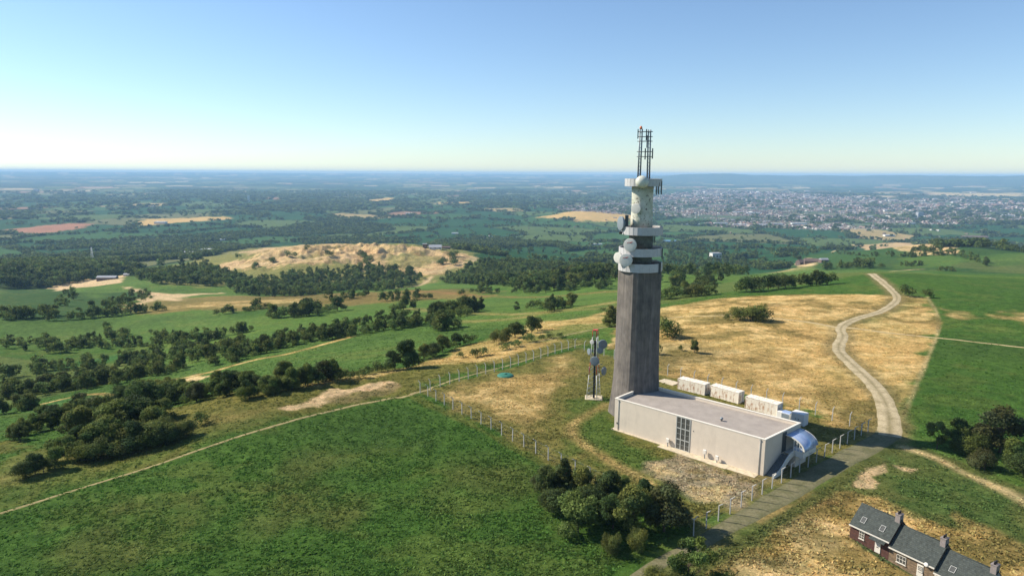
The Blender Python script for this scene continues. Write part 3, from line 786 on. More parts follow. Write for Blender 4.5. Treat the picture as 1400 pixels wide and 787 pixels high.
# ------------------------------------------------------------------ communications tower
TX, TY = 32.4, 171.0
T = empty("communications_tower", (TX, TY, 0), math.asin(-0.186))
tag(T, "tall grey concrete communications tower with white galleries, dishes and twin masts on top", "tower")
def section(Rd, c=0.115, turn=10.0):
    """Chamfered square, one corner turned towards the camera."""
    out = []
    for k in range(4):
        a0 = R(-90 - turn + 90 * k)
        for s in (-1, 1):
            a = a0 + s * c
            out.append((a, Rd))
    return [(Rd * math.cos(a), Rd * math.sin(a)) for a, Rd in out]
def densify(poly, k=6):
    o = []
    for i in range(len(poly)):
        a, b = poly[i], poly[(i + 1) % len(poly)]
        L = math.hypot(b[0] - a[0], b[1] - a[1])
        kk = k if L > 2.2 else 1
        for j in range(kk):
            t = j / kk; x, y = a[0] + (b[0] - a[0]) * t, a[1] + (b[1] - a[1]) * t
            bul = 1 + 0.10 * math.sin(math.pi * t) if kk > 1 else 1   # sides bow out a little
            o.append((x * bul, y * bul))
    return o
mb = MB()
prof = [(-1.0, 7.4), (0, 7.0), (2, 6.75), (4, 6.45), (7, 6.1), (11, 5.82), (17, 5.62), (27, 5.5), (38.2, 5.42)]
mb.loft([[(x, y, z) for x, y in densify(section(rd))] for z, rd in prof], sm=False)
mb.build("shaft", M["concrete"], T)
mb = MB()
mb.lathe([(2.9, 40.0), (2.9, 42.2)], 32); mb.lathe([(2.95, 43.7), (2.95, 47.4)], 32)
mb.build("lower_tube", M["spotted_shaded"], T)
mb = MB()
mb.lathe([(2.75, 48.6), (2.72, 51), (2.6, 54), (2.62, 57), (2.75, 59.6)], 36)
mb.build("upper_tube", M["spotted"], T)
def gallery(z0, z1, rad, cx, n=28):
    mb = MB()
    pl = [(cx + rad * math.cos(2 * math.pi * i / n), rad * math.sin(2 * math.pi * i / n)) for i in range(n)]
    k = (rad - 0.22) / rad
    pi_ = [(cx + (x - cx) * k, y * k) for x, y in pl]
    # wall ring: outer, top, inner
    vs = [(x, y, z0) for x, y in pl] + [(x, y, z1) for x, y in pl] + [(x, y, z1) for x, y in pi_] + [(x, y, z0 + 0.3) for x, y in pi_]
    fs = []
    for i in range(n):
        j = (i + 1) % n
        for a in range(3): fs.append((a * n + i, a * n + j, (a + 1) * n + j, (a + 1) * n + i))
    fs.append(tuple(range(n - 1, -1, -1)))
    mb.add(vs, fs)
    for i in range(n):   # cover strips over the panel joints
        a = 2 * math.pi * i / n
        mb.box(-0.03, 0.03, -0.03, 0.03, z0 + 0.05, z1 - 0.05, Matrix.Translation((cx, 0, 0)) @ Matrix.Rotation(a, 4, 'Z') @ Matrix.Translation((rad, 0, 0)))
    g = mb.build("gallery", M["ring"], T)
    MB().prism([(cx + (x - cx) * 0.985, y * 0.985) for x, y in pi_], z1 - 0.75, z1 - 0.55).build("gallery_floor", M["deck"], g)
    return g
gallery(38.1, 40.2, 5.5, 0.05); gallery(41.95, 43.95, 5.42, 0.0); gallery(47.2, 49.15, 5.1, 0.25); gallery(59.1, 60.95, 4.55, 0.1, 24)

def dish(x, y, z, rad, yaw, mat="dish", pitch=0.0, emblem=False, depth=0.8, parent=T):
    """Drum-shaped dish, face turned by yaw from the viewer (degrees, positive to the right)."""
    Mx = Matrix.Translation((x, y, z)) @ Matrix.Rotation(R(yaw), 4, 'Z') @ Matrix.Rotation(R(90 + pitch), 4, 'X')
    # local +Z of the lathe looks along -Y
    d = MB().lathe([(0.25 * rad, -depth * 1.2), (0.7 * rad, -depth * 0.95), (rad * 0.98, -depth * 0.6), (rad, -depth * 0.55), (rad, 0.0), (rad * 0.97, 0.04)], 32, Mx, False, True).build("dish_antenna", M[mat], parent)
    MB().lathe([(rad * 0.965, 0.042), (rad * 0.6, 0.03 * rad + 0.05), (rad * 0.05, 0.045 * rad + 0.05)], 32, Mx, False).build("dish_face", M[mat], d)
    mb = MB()
    mb.tube((0, 0, -depth * 1.15), (0, 0, -depth * 1.15 - 0.9), 0.12, 8, None, Mx); mb.tube((0, -0.9, -depth * 1.5), (0, 0.9, -depth * 1.5), 0.08, 8, None, Mx)
    mb.build("dish_mount", M["steel_dark"], d)
    if emblem:
        mb = MB()
        zf = 0.04 * rad + 0.06
        for a, b, w in (((-0.42, 0.30), (-0.1, 0.42), 0.07), ((-0.1, 0.42), (0.02, 0.34), 0.06), ((0.02, 0.36), (0.45, 0.52), 0.08), ((0.12, 0.34), (0.36, 0.42), 0.05)):
            p, q = Vector((a[0] * rad, a[1] * rad, zf)), Vector((b[0] * rad, b[1] * rad, zf))
            e = (q - p).normalized(); s = Vector((-e.y, e.x, 0)) * w * rad * 0.7
            hgt = Vector((0, 0, 0.03))
            mb.add([p - s, q - s * 0.4, q + s * 0.4, p + s, p - s + hgt, q - s * 0.4 + hgt, q + s * 0.4 + hgt, p + s + hgt],
                   [(3, 2, 1, 0), (4, 5, 6, 7), (0, 1, 5, 4), (1, 2, 6, 5), (2, 3, 7, 6), (3, 0, 4, 7)], Mx)
        mb.build("emblem", M["red"], d)
    return d
# dishes, in the tower's own axes (x to the right as seen, y away)
dish(-2.6, -5.2, 44.9, 1.6, -14, emblem=True, depth=0.9)
dish(-3.5, -5.6, 41.2, 1.62, -12, emblem=True, depth=0.9)
dish(-5.5, -3.6, 41.5, 1.35, -38, emblem=False, depth=0.7)
dish(-1.5, -3.0, 53.7, 1.25, -22, depth=0.5)
dish(-5.2, -1.6, 49.9, 1.75, -62, "dish_grey_shaded", depth=0.9)
# radome on the top gallery
Mx = Matrix.Translation((-0.2, -4.75, 60.2)) @ Matrix.Rotation(R(62), 4, 'X') @ Matrix.Rotation(R(12), 4, 'Y')
MB().lathe([(1.58 * math.cos(a), 1.25 * math.sin(a)) for a in np.linspace(-1.5, 1.5, 14)], 28, Mx).build("radome", M["radome"], T)
MB().box(-4.05, -3.2, -2.4, -1.5, 49.2, 52.0).build("equipment_box", M["steel_dark"], T, 0.05)
MB().lathe([(0.32, -0.3), (0.45, 0.0), (0.32, 0.3)], 12, Matrix.Translation((-5.0, -2.2, 47.6))).build("lamp", M["black"], T)
for x, y, z0, z1 in ((3.35, -2.9, 57.1, 59.9), (3.85, -2.4, 57.2, 60.0), (4.55, -1.2, 57.2, 60.4), (2.9, -3.9, 45.4, 48.3), (3.35, -3.6, 45.4, 48.3), (5.35, -1.6, 41.2, 44.0), (4.7, -3.1, 37.6, 40.6), (5.0, -2.6, 37.6, 40.6)):
    mb = MB().box(x - 0.13, x + 0.13, y - 0.1, y + 0.1, z0, z1); mb.tube((x - 0.2, y + 0.2, z0 + 0.4), (x - 0.2, y + 0.2, z1), 0.05)
    mb.build("panel_antenna", M["steel_dark"], T, 0.03)
# twin masts
for cx, zt in ((-0.95, 73.0), (1.2, 72.8)):
    mb = MB()
    for dx, dy in ((-0.27, -0.1), (0.27, 0.1)):
        mb.tube((cx * 1.06 + dx, dy, 60.3), (cx * 0.94 + dx, dy, zt), 0.21, 10, 0.16)
    for z in np.arange(61.2, zt, 0.9):
        mb.box(cx - 0.3, cx + 0.3, -0.06, 0.06, z, z + 0.1)
    mb.build("mast", M["steel"], T)
for z, y in ((66.3, -0.4), (67.5, -0.4), (70.0, -0.4), (71.1, -0.4), (72.3, -0.4)):
    MB().tube((-1.75, y, z), (1.95, y, z), 0.09, 8).tube((-1.55, 0.4, z), (1.75, 0.4, z), 0.07, 8).build("crossbar", M["steel_dark"], T)
for x, y, z0, z1, w in ((0.30, -0.6, 65.6, 68.3, 0.15), (2.05, -0.5, 65.8, 68.3, 0.15), (0.42, -0.5, 70.2, 72.9, 0.13), (0.6, -0.5, 68.4, 71.4, 0.10), (-1.62, -0.55, 70.6, 72.9, 0.12)):
    MB().box(x - w, x + w, y - 0.1, y + 0.1, z0, z1).build("panel_antenna", M["steel_dark"], T, 0.03)
MB().lathe([(0.3, 72.95), (0.34, 73.3), (0.22, 73.6), (0.05, 73.7)], 12, Matrix.Translation((-0.95, 0, 0))).build("beacon", M["orange"], T)

# ------------------------------------------------------------------ equipment hall
FLX, FLY = 25.4, 160.0
U = Vector((0.72281434, -0.69104228, 0)); V_ = Vector((0.69104228, 0.72281434, 0))
HM = Matrix(((U.x, V_.x, 0), (U.y, V_.y, 0), (0, 0, 1)))
HALL = empty("equipment_hall", (FLX, FLY, 0), math.atan2(U.y, U.x))
tag(HALL, "long flat-roofed beige equipment hall wrapped round the foot of the tower", "building")
LH, WH, SK = 37.8, 15.0, 1.45       # length, width, skew of the right end
def quad_pts(i): # footprint inset by i
    return [(i, i), (LH - i, i), (LH + SK - i, WH - i), (i, WH - i)]
mb = MB()
o_, n__ = quad_pts(0), quad_pts(0.35)
vs = [(x, y, -0.6) for x, y in o_] + [(x, y, 7.88) for x, y in o_] + [(x, y, 7.88) for x, y in n__] + [(x, y, 7.0) for x, y in n__]
fs = []
for a in range(3):
    for i in range(4):
        j = (i + 1) % 4; fs.append((a * 4 + i, a * 4 + j, (a + 1) * 4 + j, (a + 1) * 4 + i))
mb.add(vs, fs)
mb.build("walls", M["hall"], HALL)
MB().prism(quad_pts(0.36), 7.05, 7.22).build("roof", M["felt"], HALL)
mb = MB()
oc, ic = quad_pts(-0.06), quad_pts(0.42)
vs = [(x, y, 7.86) for x, y in oc] + [(x, y, 8.02) for x, y in oc] + [(x, y, 8.02) for x, y in ic] + [(x, y, 7.86) for x, y in ic]
fs = []
for i in range(4):
    j = (i + 1) % 4
    for a in range(4): fs.append((a * 4 + i, a * 4 + j, ((a + 1) % 4) * 4 + j, ((a + 1) % 4) * 4 + i))
mb.add(vs, fs); mb.build("coping", M["coping"], HALL)
# tall window: three columns by three rows of panes
wf = MB(); wx0, wx1, wz0, wz1 = 17.15, 20.55, 0.05, 7.8
zr = [wz0, 2.45, 5.1, wz1]; xc = [wx0, wx0 + 1.133, wx0 + 2.267, wx1]
for x in xc: wf.box(x - 0.11, x + 0.11, -0.10, -0.005, wz0, wz1)
for a in range(3):
    for z in zr: wf.box(xc[a] + 0.112, xc[a + 1] - 0.112, -0.085, -0.005, z - (0.12 if z > wz0 else 0), z + 0.12)
    for z in ((zr[0] + zr[1]) / 2, (zr[1] + zr[2]) / 2, (zr[2] + zr[3]) / 2): wf.box(xc[a] + 0.112, xc[a + 1] - 0.112, -0.06, -0.03, z - 0.02, z + 0.02)
WIN = wf.build("window", M["frame"], HALL)
MB().box(wx0 + 0.05, wx1 - 0.05, -0.028, -0.004, wz0 + 0.05, wz1 - 0.05).build("pane", M["pane"], WIN)
for x in (1.15, 36.75): MB().tube((x, -0.1, 0), (x, -0.1, 7.75), 0.07, 8).box(x - 0.14, x + 0.14, -0.2, -0.01, 7.5, 7.75).build("downpipe", M["frame"], HALL)
MB().box(0.7, 0.95, -0.12, -0.005, 1.6, 2.0).build("vent", M["steel_dark"], HALL)
MB().box(21.3, 21.45, -0.1, -0.005, 5.3, 5.45).build("vent", M["steel_dark"], HALL)
mb = MB().lathe([(0.22, 7.2), (0.22, 7.7), (0.36, 7.72), (0.36, 7.95), (0.1, 8.1)], 14, Matrix.Translation((25.2, 5.6, 0)))
mb.build("roof_vent", M["steel"], HALL)
# apron along the front wall
ap = MB()
for x0, x1, w_ in ((13.6, 20.0, 2.1), (20.05, 26.0, 2.3), (26.05, 30.6, 2.5), (30.65, 36.9, 2.2)):
    ap.box(x0, x1, -w_, -0.02, -0.35, 0.07)
ap.box(-0.5, 13.55, -0.5, -0.02, -0.35, 0.06); ap.box(-0.6, -0.02, -0.5, 4, -0.35, 0.06)
ap = ap.build("apron", M["slab"], HALL)
# right end: door slot, landing, stair and barrel canopy (local frame along the end wall)
ea = math.atan2(WH, SK)
EM = Matrix.Translation((LH, 0, 0)) @ Matrix.Rotation(ea - math.pi / 2, 4, 'Z')   # x outwards, y along the wall to the back
MB().box(0.005, 0.06, 7.1, 8.9, 3.2, 7.6, EM).build("door", M["steel_dark"], HALL)
st = MB(); NS = 17
for i in range(NS):
    y1 = 7.3 - i * 0.4
    z = 3.2 - i * 0.188
    st.box(0.06, 1.95, y1 - 0.4, y1, z - 0.45, z - 0.19, EM)
STAIR = st.build("staircase", M["step"], HALL)
# white outer stringer, swept up to the landing
def sweep(ptsyz, x0, x1, low):
    n = len(ptsyz); vs, fs = [], []
    for y, z, zl in ptsyz: vs += [(x0, y, zl), (x1, y, zl), (x1, y, z), (x0, y, z)]
    for i in range(n - 1):
        for a in range(4):
            b_ = (a + 1) % 4
            fs.append((i * 4 + a, i * 4 + b_, i * 4 + 4 + b_, i * 4 + 4 + a))
    fs += [(3, 2, 1, 0), (n * 4 - 4, n * 4 - 3, n * 4 - 2, n * 4 - 1)]
    return vs, fs
yy = np.linspace(0.3, 9.2, 26)
def ztop(y): return 0.35 + 3.75 / (1 + math.exp(-(y - 4.6) * 0.78)) + 0.12 * (y > 8.8)
MB().add(*sweep([(y, ztop(y) + 0.15, max(-0.3, ztop(y) - 1.15)) for y in yy], 1.97, 2.2, 0), M=EM).build("stringer", M["stairwhite"], STAIR)
BAL = MB().box(0.06, 4.1, 8.6, 14.4, 2.75, 3.05, EM).build("balcony", M["stairwhite"], HALL)
mb = MB().box(3.9, 4.1, 8.62, 14.38, 3.052, 3.95, EM).box(2.2, 3.898, 8.62, 8.8, 3.052, 4.1, EM).box(0.3, 3.898, 14.2, 14.38, 3.052, 3.95, EM)
mb.build("parapet", M["stairwhite"], BAL)
MB().box(0.06, 2.2, 9.2, 14.0, -0.4, 2.72, EM).build("support", M["hall"], BAL)
# quarter barrel canopy
cn = MB(); na = 14; vs, fs = [], []
for i in range(na + 1):
    a = math.pi / 2 * i / na
    x, z = 0.08 + 4.25 * math.sin(a), 4.35 + 2.55 * math.cos(a)
    for y in (8.5, 14.5):
        for d in (0, 1):
            vs.append((x - 0.07 * d * math.sin(a), y, z - 0.07 * d * math.cos(a)))
for i in range(na):
    k = i * 4
    fs += [(k, k + 4, k + 6, k + 2), (k + 1, k + 3, k + 7, k + 5), (k, k + 1, k + 5, k + 4), (k + 2, k + 6, k + 7, k + 3)]
cn.add(vs, fs, EM, True)
fs_end = len(cn.f)
CAN = cn.build("canopy", M["canopy"], HALL)
# canopy side: white quarter-round rim and window grid towards the stair
rim = MB()
for yv in (8.42, 14.52):
    vs, fs = [], []
    for i in range(na + 1):
        a = math.pi / 2 * i / na
        for s in (0.93, 1.02):
            for dy in (0, 0.1):
                vs.append((0.08 + 4.25 * s * math.sin(a), yv + dy - 0.02, 4.35 + 2.55 * s * math.cos(a)))
    for i in range(na):
        k = i * 4; fs += [(k, k + 2, k + 6, k + 4), (k + 1, k + 5, k + 7, k + 3), (k + 2, k + 3, k + 7, k + 6), (k, k + 4, k + 5, k + 1)]
    MB().add(vs, fs, EM).build("rim", M["stairwhite"], CAN)
for x in (2.0, 2.65, 3.3): rim.box(x - 0.07, x + 0.07, 8.43, 8.5, 4.1, 4.35 + 2.55 * math.sqrt(max(0, 1 - (x / 4.25) ** 2)) * 0.85, EM)
rim.box(1.9, 4.1, 8.425, 8.505, 4.62, 4.76, EM).box(1.9, 4.0, 8.425, 8.505, 4.0, 4.12, EM)
rim.build("canopy_frame", M["stairwhite"], CAN)
MB().box(2.0, 3.9, 8.45, 8.47, 4.1, 5.0, EM).build("pane", M["canopy"], CAN)

def hall_pt(u, v, z=None):
    p = Vector((FLX, FLY, 0)) + U * u + V_ * v
    p.z = float(H(p.x, p.y)) if z is None else z
    return p
HROT = math.atan2(U.y, U.x)
# small meter cabinets on legs by the front wall
for u_, v_, hh, lab in ((15.3, -0.45, 1.95, "pale meter cabinet on a leg just left of the tall window"), (24.7, -0.6, 2.0, "pale meter cabinet on a leg by the wall right of the tall window"), (27.7, -0.7, 1.55, "low grey meter cabinet on a post nearest the right end of the front wall")):
    o = empty("meter_cabinet", hall_pt(u_, v_, 0.06), HROT); tag(o, lab, "cabinet", "cabinets along the hall's front wall")
    MB().box(-0.38, 0.38, -0.2, 0.2, hh - 0.95, hh).build("housing", M["white"], o, 0.04)
    MB().box(-0.34, 0.34, -0.23, -0.202, hh - 0.9, hh - 0.06).build("door", M["coping"], o)
    MB().box(-0.08, 0.08, -0.08, 0.08, -0.4, hh - 0.952).build("leg", M["steel"], o)

# ------------------------------------------------------------------ rusty containers and cabinets behind the hall
def container(p, L, rz, label):
    o = empty("shipping_container", p, rz); tag(o, label, "container", "rusty white containers behind the hall")
    Wd, Ht = 3.0, 3.3
    mb = MB(); n = int(L / 0.36)
    for ysign in (-1, 1):   # corrugated long sides
        vs, fs = [], []
        for i in range(n * 2 + 1):
            x = 0.15 + (L - 0.3) * i / (n * 2); d = 0.05 if i % 2 else 0.0
            for z in (0.22, Ht - 0.16): vs.append((x, ysign * (Wd / 2 - 0.03 - d), z))
        for i in range(n * 2): fs.append((i * 2, i * 2 + 2, i * 2 + 3, i * 2 + 1) if ysign < 0 else (i * 2, i * 2 + 1, i * 2 + 3, i * 2 + 2))
        mb.add(vs, fs)
    mb.box(0.08, 0.14, -Wd / 2 + 0.1, Wd / 2 - 0.1, 0.2, Ht - 0.15); mb.box(0.1, L - 0.1, -Wd / 2 + 0.08, Wd / 2 - 0.08, Ht - 0.12, Ht - 0.03)
    body = mb.build("body", M["rusty"], o)
    fr = MB()
    for x in (0, L - 0.16):
        for y in (-Wd / 2, Wd / 2 - 0.16): fr.box(x, x + 0.16, y, y + 0.16, 0.0, Ht)
    for z in (0.06, Ht - 0.16):
        for y in (-Wd / 2 + 0.005, Wd / 2 - 0.135): fr.box(0.162, L - 0.162, y, y + 0.13, z, z + 0.14)
        for x in (0.01, L - 0.15): fr.box(x, x + 0.14, -Wd / 2 + 0.162, Wd / 2 - 0.162, z, z + 0.14)
    fr.build("frame", M["rusty"], o)
    for y0, y1 in ((-Wd / 2 + 0.18, -0.02), (0.02, Wd / 2 - 0.18)):
        d = MB().box(L - 0.13, L - 0.06, y0, y1, 0.22, Ht - 0.18).build("door", M["rusty"], o)
        MB().tube((L - 0.03, (y0 + y1) / 2, 0.25), (L - 0.03, (y0 + y1) / 2, Ht - 0.2), 0.03).build("lock_bar", M["steel"], d)
    return o
for (a, b), lab in ((((926, 531), (963, 540.5)), "rusty white container nearest the tower with the pale concrete pad at its end"), (((970, 541), (1009, 552)), "rusty white container in the middle of the row of three"), (((1018, 557), (1062, 569)), "rusty white container farthest from the tower beside the two cabinets")):
    A, B = castz(*a), castz(*b); d = B - A; rz = math.atan2(d.y, d.x)
    n = Vector((-math.sin(rz), math.cos(rz), 0))
    p = A + n * 1.5; p.z = min(A.z, B.z) - 0.05
    container(p, math.hypot(d.x, d.y), rz, lab)
crz = rz
p = castz(1073, 571); o = empty("generator_cabinet", p, crz); tag(o, "low white generator cabinet with a blue lid between container and tall cabinet", "cabinet")
MB().box(-1.7, 1.7, -1.1, 1.1, -0.3, 1.7).build("housing", M["white"], o, 0.06)
vs = [(x, 1.15 * math.cos(a), 1.7 + 0.3 * math.sin(a)) for x in (-0.4, 1.75) for a in np.linspace(0, math.pi, 9)]
MB().add(vs, [(i, i + 1, i + 10, i + 9) for i in range(8)] + [tuple(range(8, -1, -1)), tuple(range(9, 18))]).build("lid", M["canopy"], o)
MB().box(-0.4, 1.5, -1.16, -1.102, 0.4, 1.5).build("grille", M["dish_grey_shaded"], o)
p = castz(1089, 580); o = empty("switch_cabinet", p, crz); tag(o, "tall white switch cabinet at the back right corner of the hall", "cabinet")
MB().box(-1.5, 1.9, -0.2, 2.3, -0.3, 3.1).build("housing", M["white"], o, 0.12)
for x in (-0.7, 0.9): MB().box(x - 0.7, x + 0.7, -0.25, -0.202, 0.3, 2.8).build("door", M["coping"], o)
for x in (-0.3, 0.5): MB().box(x - 0.06, x + 0.06, -0.3, -0.252, 1.4, 1.7).build("handle", M["steel_dark"], o)
p = castz(915, 522.5); o = MB().box(-3.0, 2.6, -2.0, 2.0, -0.4, 0.14).build("concrete_pad", M["slab"]); o.location = p; o.rotation_euler.z = crz; tag(o, "flat pale concrete pad in the grass between tower and first container", "slab")
# green tank lid in the compound grass
p = castz(691, 513.5); o = MB().lathe([(2.6, -0.4), (2.55, 0.15), (2.2, 0.42), (1.0, 0.58), (0.05, 0.62)], 32).build("tank_lid", M["green_lid"]); o.location = p
tag(o, "low round green tank lid in the dry grass by the rear fence", "tank")
MB().lathe([(0.45, 0.6), (0.45, 0.78), (0.1, 0.8)], 16).build("hatch", M["green_lid"], o)

# ------------------------------------------------------------------ lattice mast
px_, py_ = cast(812, 543.5)
LM = empty("lattice_mast", (px_, py_, float(H(px_, py_))), math.radians(-7)); tag(LM, "red and white lattice mast with several grey dishes left of the tower", "mast")
HT = 19.8
def leg_pt(k, z):
    s = 1.55 - 0.95 * min(1, z / 15.5)
    a = [(-1.35, -0.8), (0.5, -1.1), (1.15, 1.1)][k]
    return Vector((a[0] * s, a[1] * s, z))
bands = [(0.0, 6.9, "steel"), (6.9, 11.4, "red"), (11.4, 17.6, "steel"), (17.6, 19.4, "red")]
for k in range(3):
    for z0, z1, mt in bands: MB().tube(leg_pt(k, z0), leg_pt(k, z1), 0.085 if k != 1 else 0.11, 8).build("leg", M["white" if mt == "steel" else "red"], LM)
br = MB(); lev = list(np.arange(0.3, 19.4, 1.35))
for z0, z1 in zip(lev[:-1], lev[1:]):
    for k in range(3):
        a, c_ = k, (k + 1) % 3
        br.tube(leg_pt(a, z0), leg_pt(c_, z1), 0.03, 5); br.tube(leg_pt(c_, z0), leg_pt(a, z1), 0.03, 5); br.tube(leg_pt(a, z1), leg_pt(c_, z1), 0.03, 5)
br.build("bracing", M["steel"], LM)
MB().box(-0.32, 0.22, -0.75, -0.35, 0.2, 16.6).build("cable_ladder", M["black"], LM)
MB().box(-0.7, 0.65, -0.65, 0.6, 19.35, 19.55).build("top_frame", M["red"], LM)
MB().box(-2.5, 2.3, -2.0, 2.1, -0.5, 0.10).build("plinth", M["slab"], LM)
dish(-0.95, -0.9, 16.2, 0.62, -25, "dish", depth=0.4, parent=LM)
dish(2.1, -0.6, 15.6, 1.25, 15, "dish_grey_shaded", depth=0.9, parent=LM)
dish(1.35, -1.2, 14.0, 0.9, -8, "dish_grey_shaded", depth=0.5, parent=LM)
dish(-0.1, -1.1, 10.9, 1.3, -15, "dish_grey_shaded", depth=0.6, parent=LM)
dish(2.75, 0.1, 7.8, 1.2, 62, "dish_grey_shaded", depth=0.6, parent=LM)
dish(-1.75, 0.2, 13.2, 0.9, -60, "dish_grey_shaded", depth=0.5, parent=LM)
MB().box(-1.62, -1.4, -0.6, -0.4, 7.0, 9.0).build("panel_antenna", M["white"], LM)
for z in (9.7, 6.4): MB().tube((0.7, 0.6, z), (2.2, 0.1, z), 0.09).build("bracket", M["steel"], LM)

# ------------------------------------------------------------------ perimeter fence
FP = [(574.5, 537), (786, 476), (905, 511), (1093, 560.5), (1186.5, 590), (1036, 679), (948, 732), (766, 637.6), (574.5, 537)]
runs = [([(574.5, 537), (786, 476)], 19), ([(786, 476), (845, 492), (907, 511.5), (1000, 536), (1093, 560.5), (1186.5, 590)], 22), ([(1186.5, 590), (1120, 629), (1051, 670), (1003, 699), (948, 732)], 19), ([(948, 732), (858, 684), (766, 637.6), (670, 586), (574.5, 537)], 22)]
FENCE = empty("perimeter_fence", castz(948, 732)); tag(FENCE, "compound fence of pale cranked concrete posts and thin wires round tower and hall", "fence")
bpy.context.view_layer.update()
Fi = FENCE.matrix_world.inverted()
post_me = {}
def post_mesh(kind):
    mb = MB(); w = 0.085
    mb.box(-w, w, -w, w, -0.5, 3.05)
    arms = (1,) if kind == "p" else (1, -1)
    for s in arms:
        mb.tube((0, 0, 2.98), (s * 0.72, 0, 3.62), 0.10, 6, 0.085)
    me = bpy.data.meshes.new("post"); me.from_pydata(mb.v, [], mb.f); me.materials.append(M["post"]); return me
post_me["p"], post_me["v"] = post_mesh("p"), post_mesh("v")
wire = MB(); cen = Vector((48, 158, 0))
allp = []
for pp, n in runs:
    P = np.array(W(pp)); seg = np.r_[0, np.cumsum(np.hypot(*np.diff(P, axis=0).T))]
    s = np.linspace(0, seg[-1], n + 1)
    xs, ys = np.interp(s, seg, P[:, 0]), np.interp(s, seg, P[:, 1])
    d = P[-1] - P[0]; nrm = Vector((d[1], -d[0], 0)).normalized()
    mid = Vector((*(P[0] + P[-1]) / 2, 0))
    if nrm.dot(mid - cen) < 0: nrm = -nrm
    prev = None
    for i in range(n + 1):
        x, y = xs[i], ys[i]
        p = Vector((x, y, float(H(x, y))))
        if i < n:
            corner = i == 0 and pp[0] in ((786, 476), (948, 732))
            o = bpy.data.objects.new("post", post_me["v" if corner else "p"]); COL.objects.link(o)
            o.parent = FENCE; o.location = Fi @ p
            ang = math.atan2(nrm.y, nrm.x)
            if corner: ang = 0.25
            o.rotation_euler = (R(random.uniform(-1.2, 1.2)), R(random.uniform(-1.2, 1.2)), ang + R(random.uniform(-3, 3)))
        if prev is not None:
            for z, of in ((0.5, 0), (1.3, 0), (2.1, 0), (2.9, 0), (3.5, 0.6)):
                a_, b_ = prev + nrm * of + Vector((0, 0, z)), p + nrm * of + Vector((0, 0, z))
                wire.tube(Fi @ a_, Fi @ b_, 0.006, 3)
        prev = p
wire.build("wire", M["steel"], FENCE)

# ------------------------------------------------------------------ terraced cottages
D_ = Vector((0.523, -0.852, 0)); CRZ = math.atan2(D_.y, D_.x)
def gable_window(parent, x, z, w, h, cols, rows, y=-0.02, name="window"):
    f = MB(); t = 0.055
    for i in range(cols + 1):
        xx = x + w * i / cols; f.box(xx - t / 2, xx + t / 2, y - 0.09, y, z, z + h)
    for j in range(rows + 1):
        zz = z + h * j / rows
        for i in range(cols): f.box(x + w * i / cols + t / 2 + .001, x + w * (i + 1) / cols - t / 2 - .001, y - 0.085, y - 0.004, zz - t / 2, zz + t / 2)
    wn_ = f.build(name, M["cream"], parent)
    MB().box(x + 0.02, x + w - 0.02, y - 0.04, y - 0.02, z + 0.02, z + h - 0.02).build("pane", M["pane"], wn_)
    MB().box(x - 0.1, x + w + 0.1, y - 0.16, y - 0.001, z - 0.14, z - 0.04).build("sill", M["cream"], wn_)
def cottage(p, L, Wd, eave, ridge, wallm, label, extra, back):
    o = empty("terraced_cottage", p, CRZ); tag(o, label, "cottage", "row of terraced cottages")
    mb = MB()
    mb.add([(0, 0, -1.5), (L, 0, -1.5), (L, Wd, -1.5), (0, Wd, -1.5), (0, 0, eave), (L, 0, eave), (L, Wd, eave), (0, Wd, eave), (0, Wd / 2, ridge), (L, Wd / 2, ridge)],
           [(0, 1, 5, 4), (2, 3, 7, 6), (1, 2, 6, 9, 5), (3, 0, 4, 8, 7), (4, 5, 9, 8), (6, 7, 8, 9)])
    mb.build("wall", M[wallm], o)
    # roof slopes: thick boards a little beyond the eaves
    sl = (ridge - eave) / (Wd / 2); rt = 0.16; ov = 0.28
    rf = MB()
    for s in (0, 1):
        ya, za = (-ov, eave - ov * sl) ; yb, zb = Wd / 2, ridge
        if s: ya, yb = Wd + ov, Wd / 2
        vs = []
        for x in (-0.08, L + 0.08):
            vs += [(x, ya, za + 0.02), (x, yb, zb + 0.02), (x, yb, zb + 0.02 + rt), (x, ya, za + 0.02 + rt)]
        rf.add(vs, [(0, 1, 2, 3), (7, 6, 5, 4), (0, 4, 5, 1), (1, 5, 6, 2), (2, 6, 7, 3), (3, 7, 4, 0)])
    rf.tube((-0.1, Wd / 2, ridge + 0.17), (L + 0.1, Wd / 2, ridge + 0.17), 0.10, 8)
    roof = rf.build("roof", M["slate"], o)
    MB().box(-0.05, L + 0.05, -ov - 0.14, -ov - 0.005, eave - ov * sl - 0.03, eave - ov * sl + 0.16).build("gutter", M["cream"], roof)
    ch = MB().box(L - 0.85, L - 0.05, Wd / 2 - 0.55, Wd / 2 + 0.55, ridge - 0.9, ridge + 1.0)
    ch.box(L - 0.91, L + 0.01, Wd / 2 - 0.61, Wd / 2 + 0.61, ridge + 1.002, ridge + 1.12)
    ch = ch.build("chimney", M["chimney"], roof)
    mb = MB()
    for dy in (-0.28, 0.22): mb.lathe([(0.15, ridge + 1.12), (0.11, ridge + 1.5), (0.14, ridge + 1.52), (0.14, ridge + 1.62)], 10, Matrix.Translation((L - 0.45, Wd / 2 + dy, 0)))
    mb.build("pot", M["pot"], roof)
    extra(o, roof, L, Wd, eave, ridge, sl)
    return o
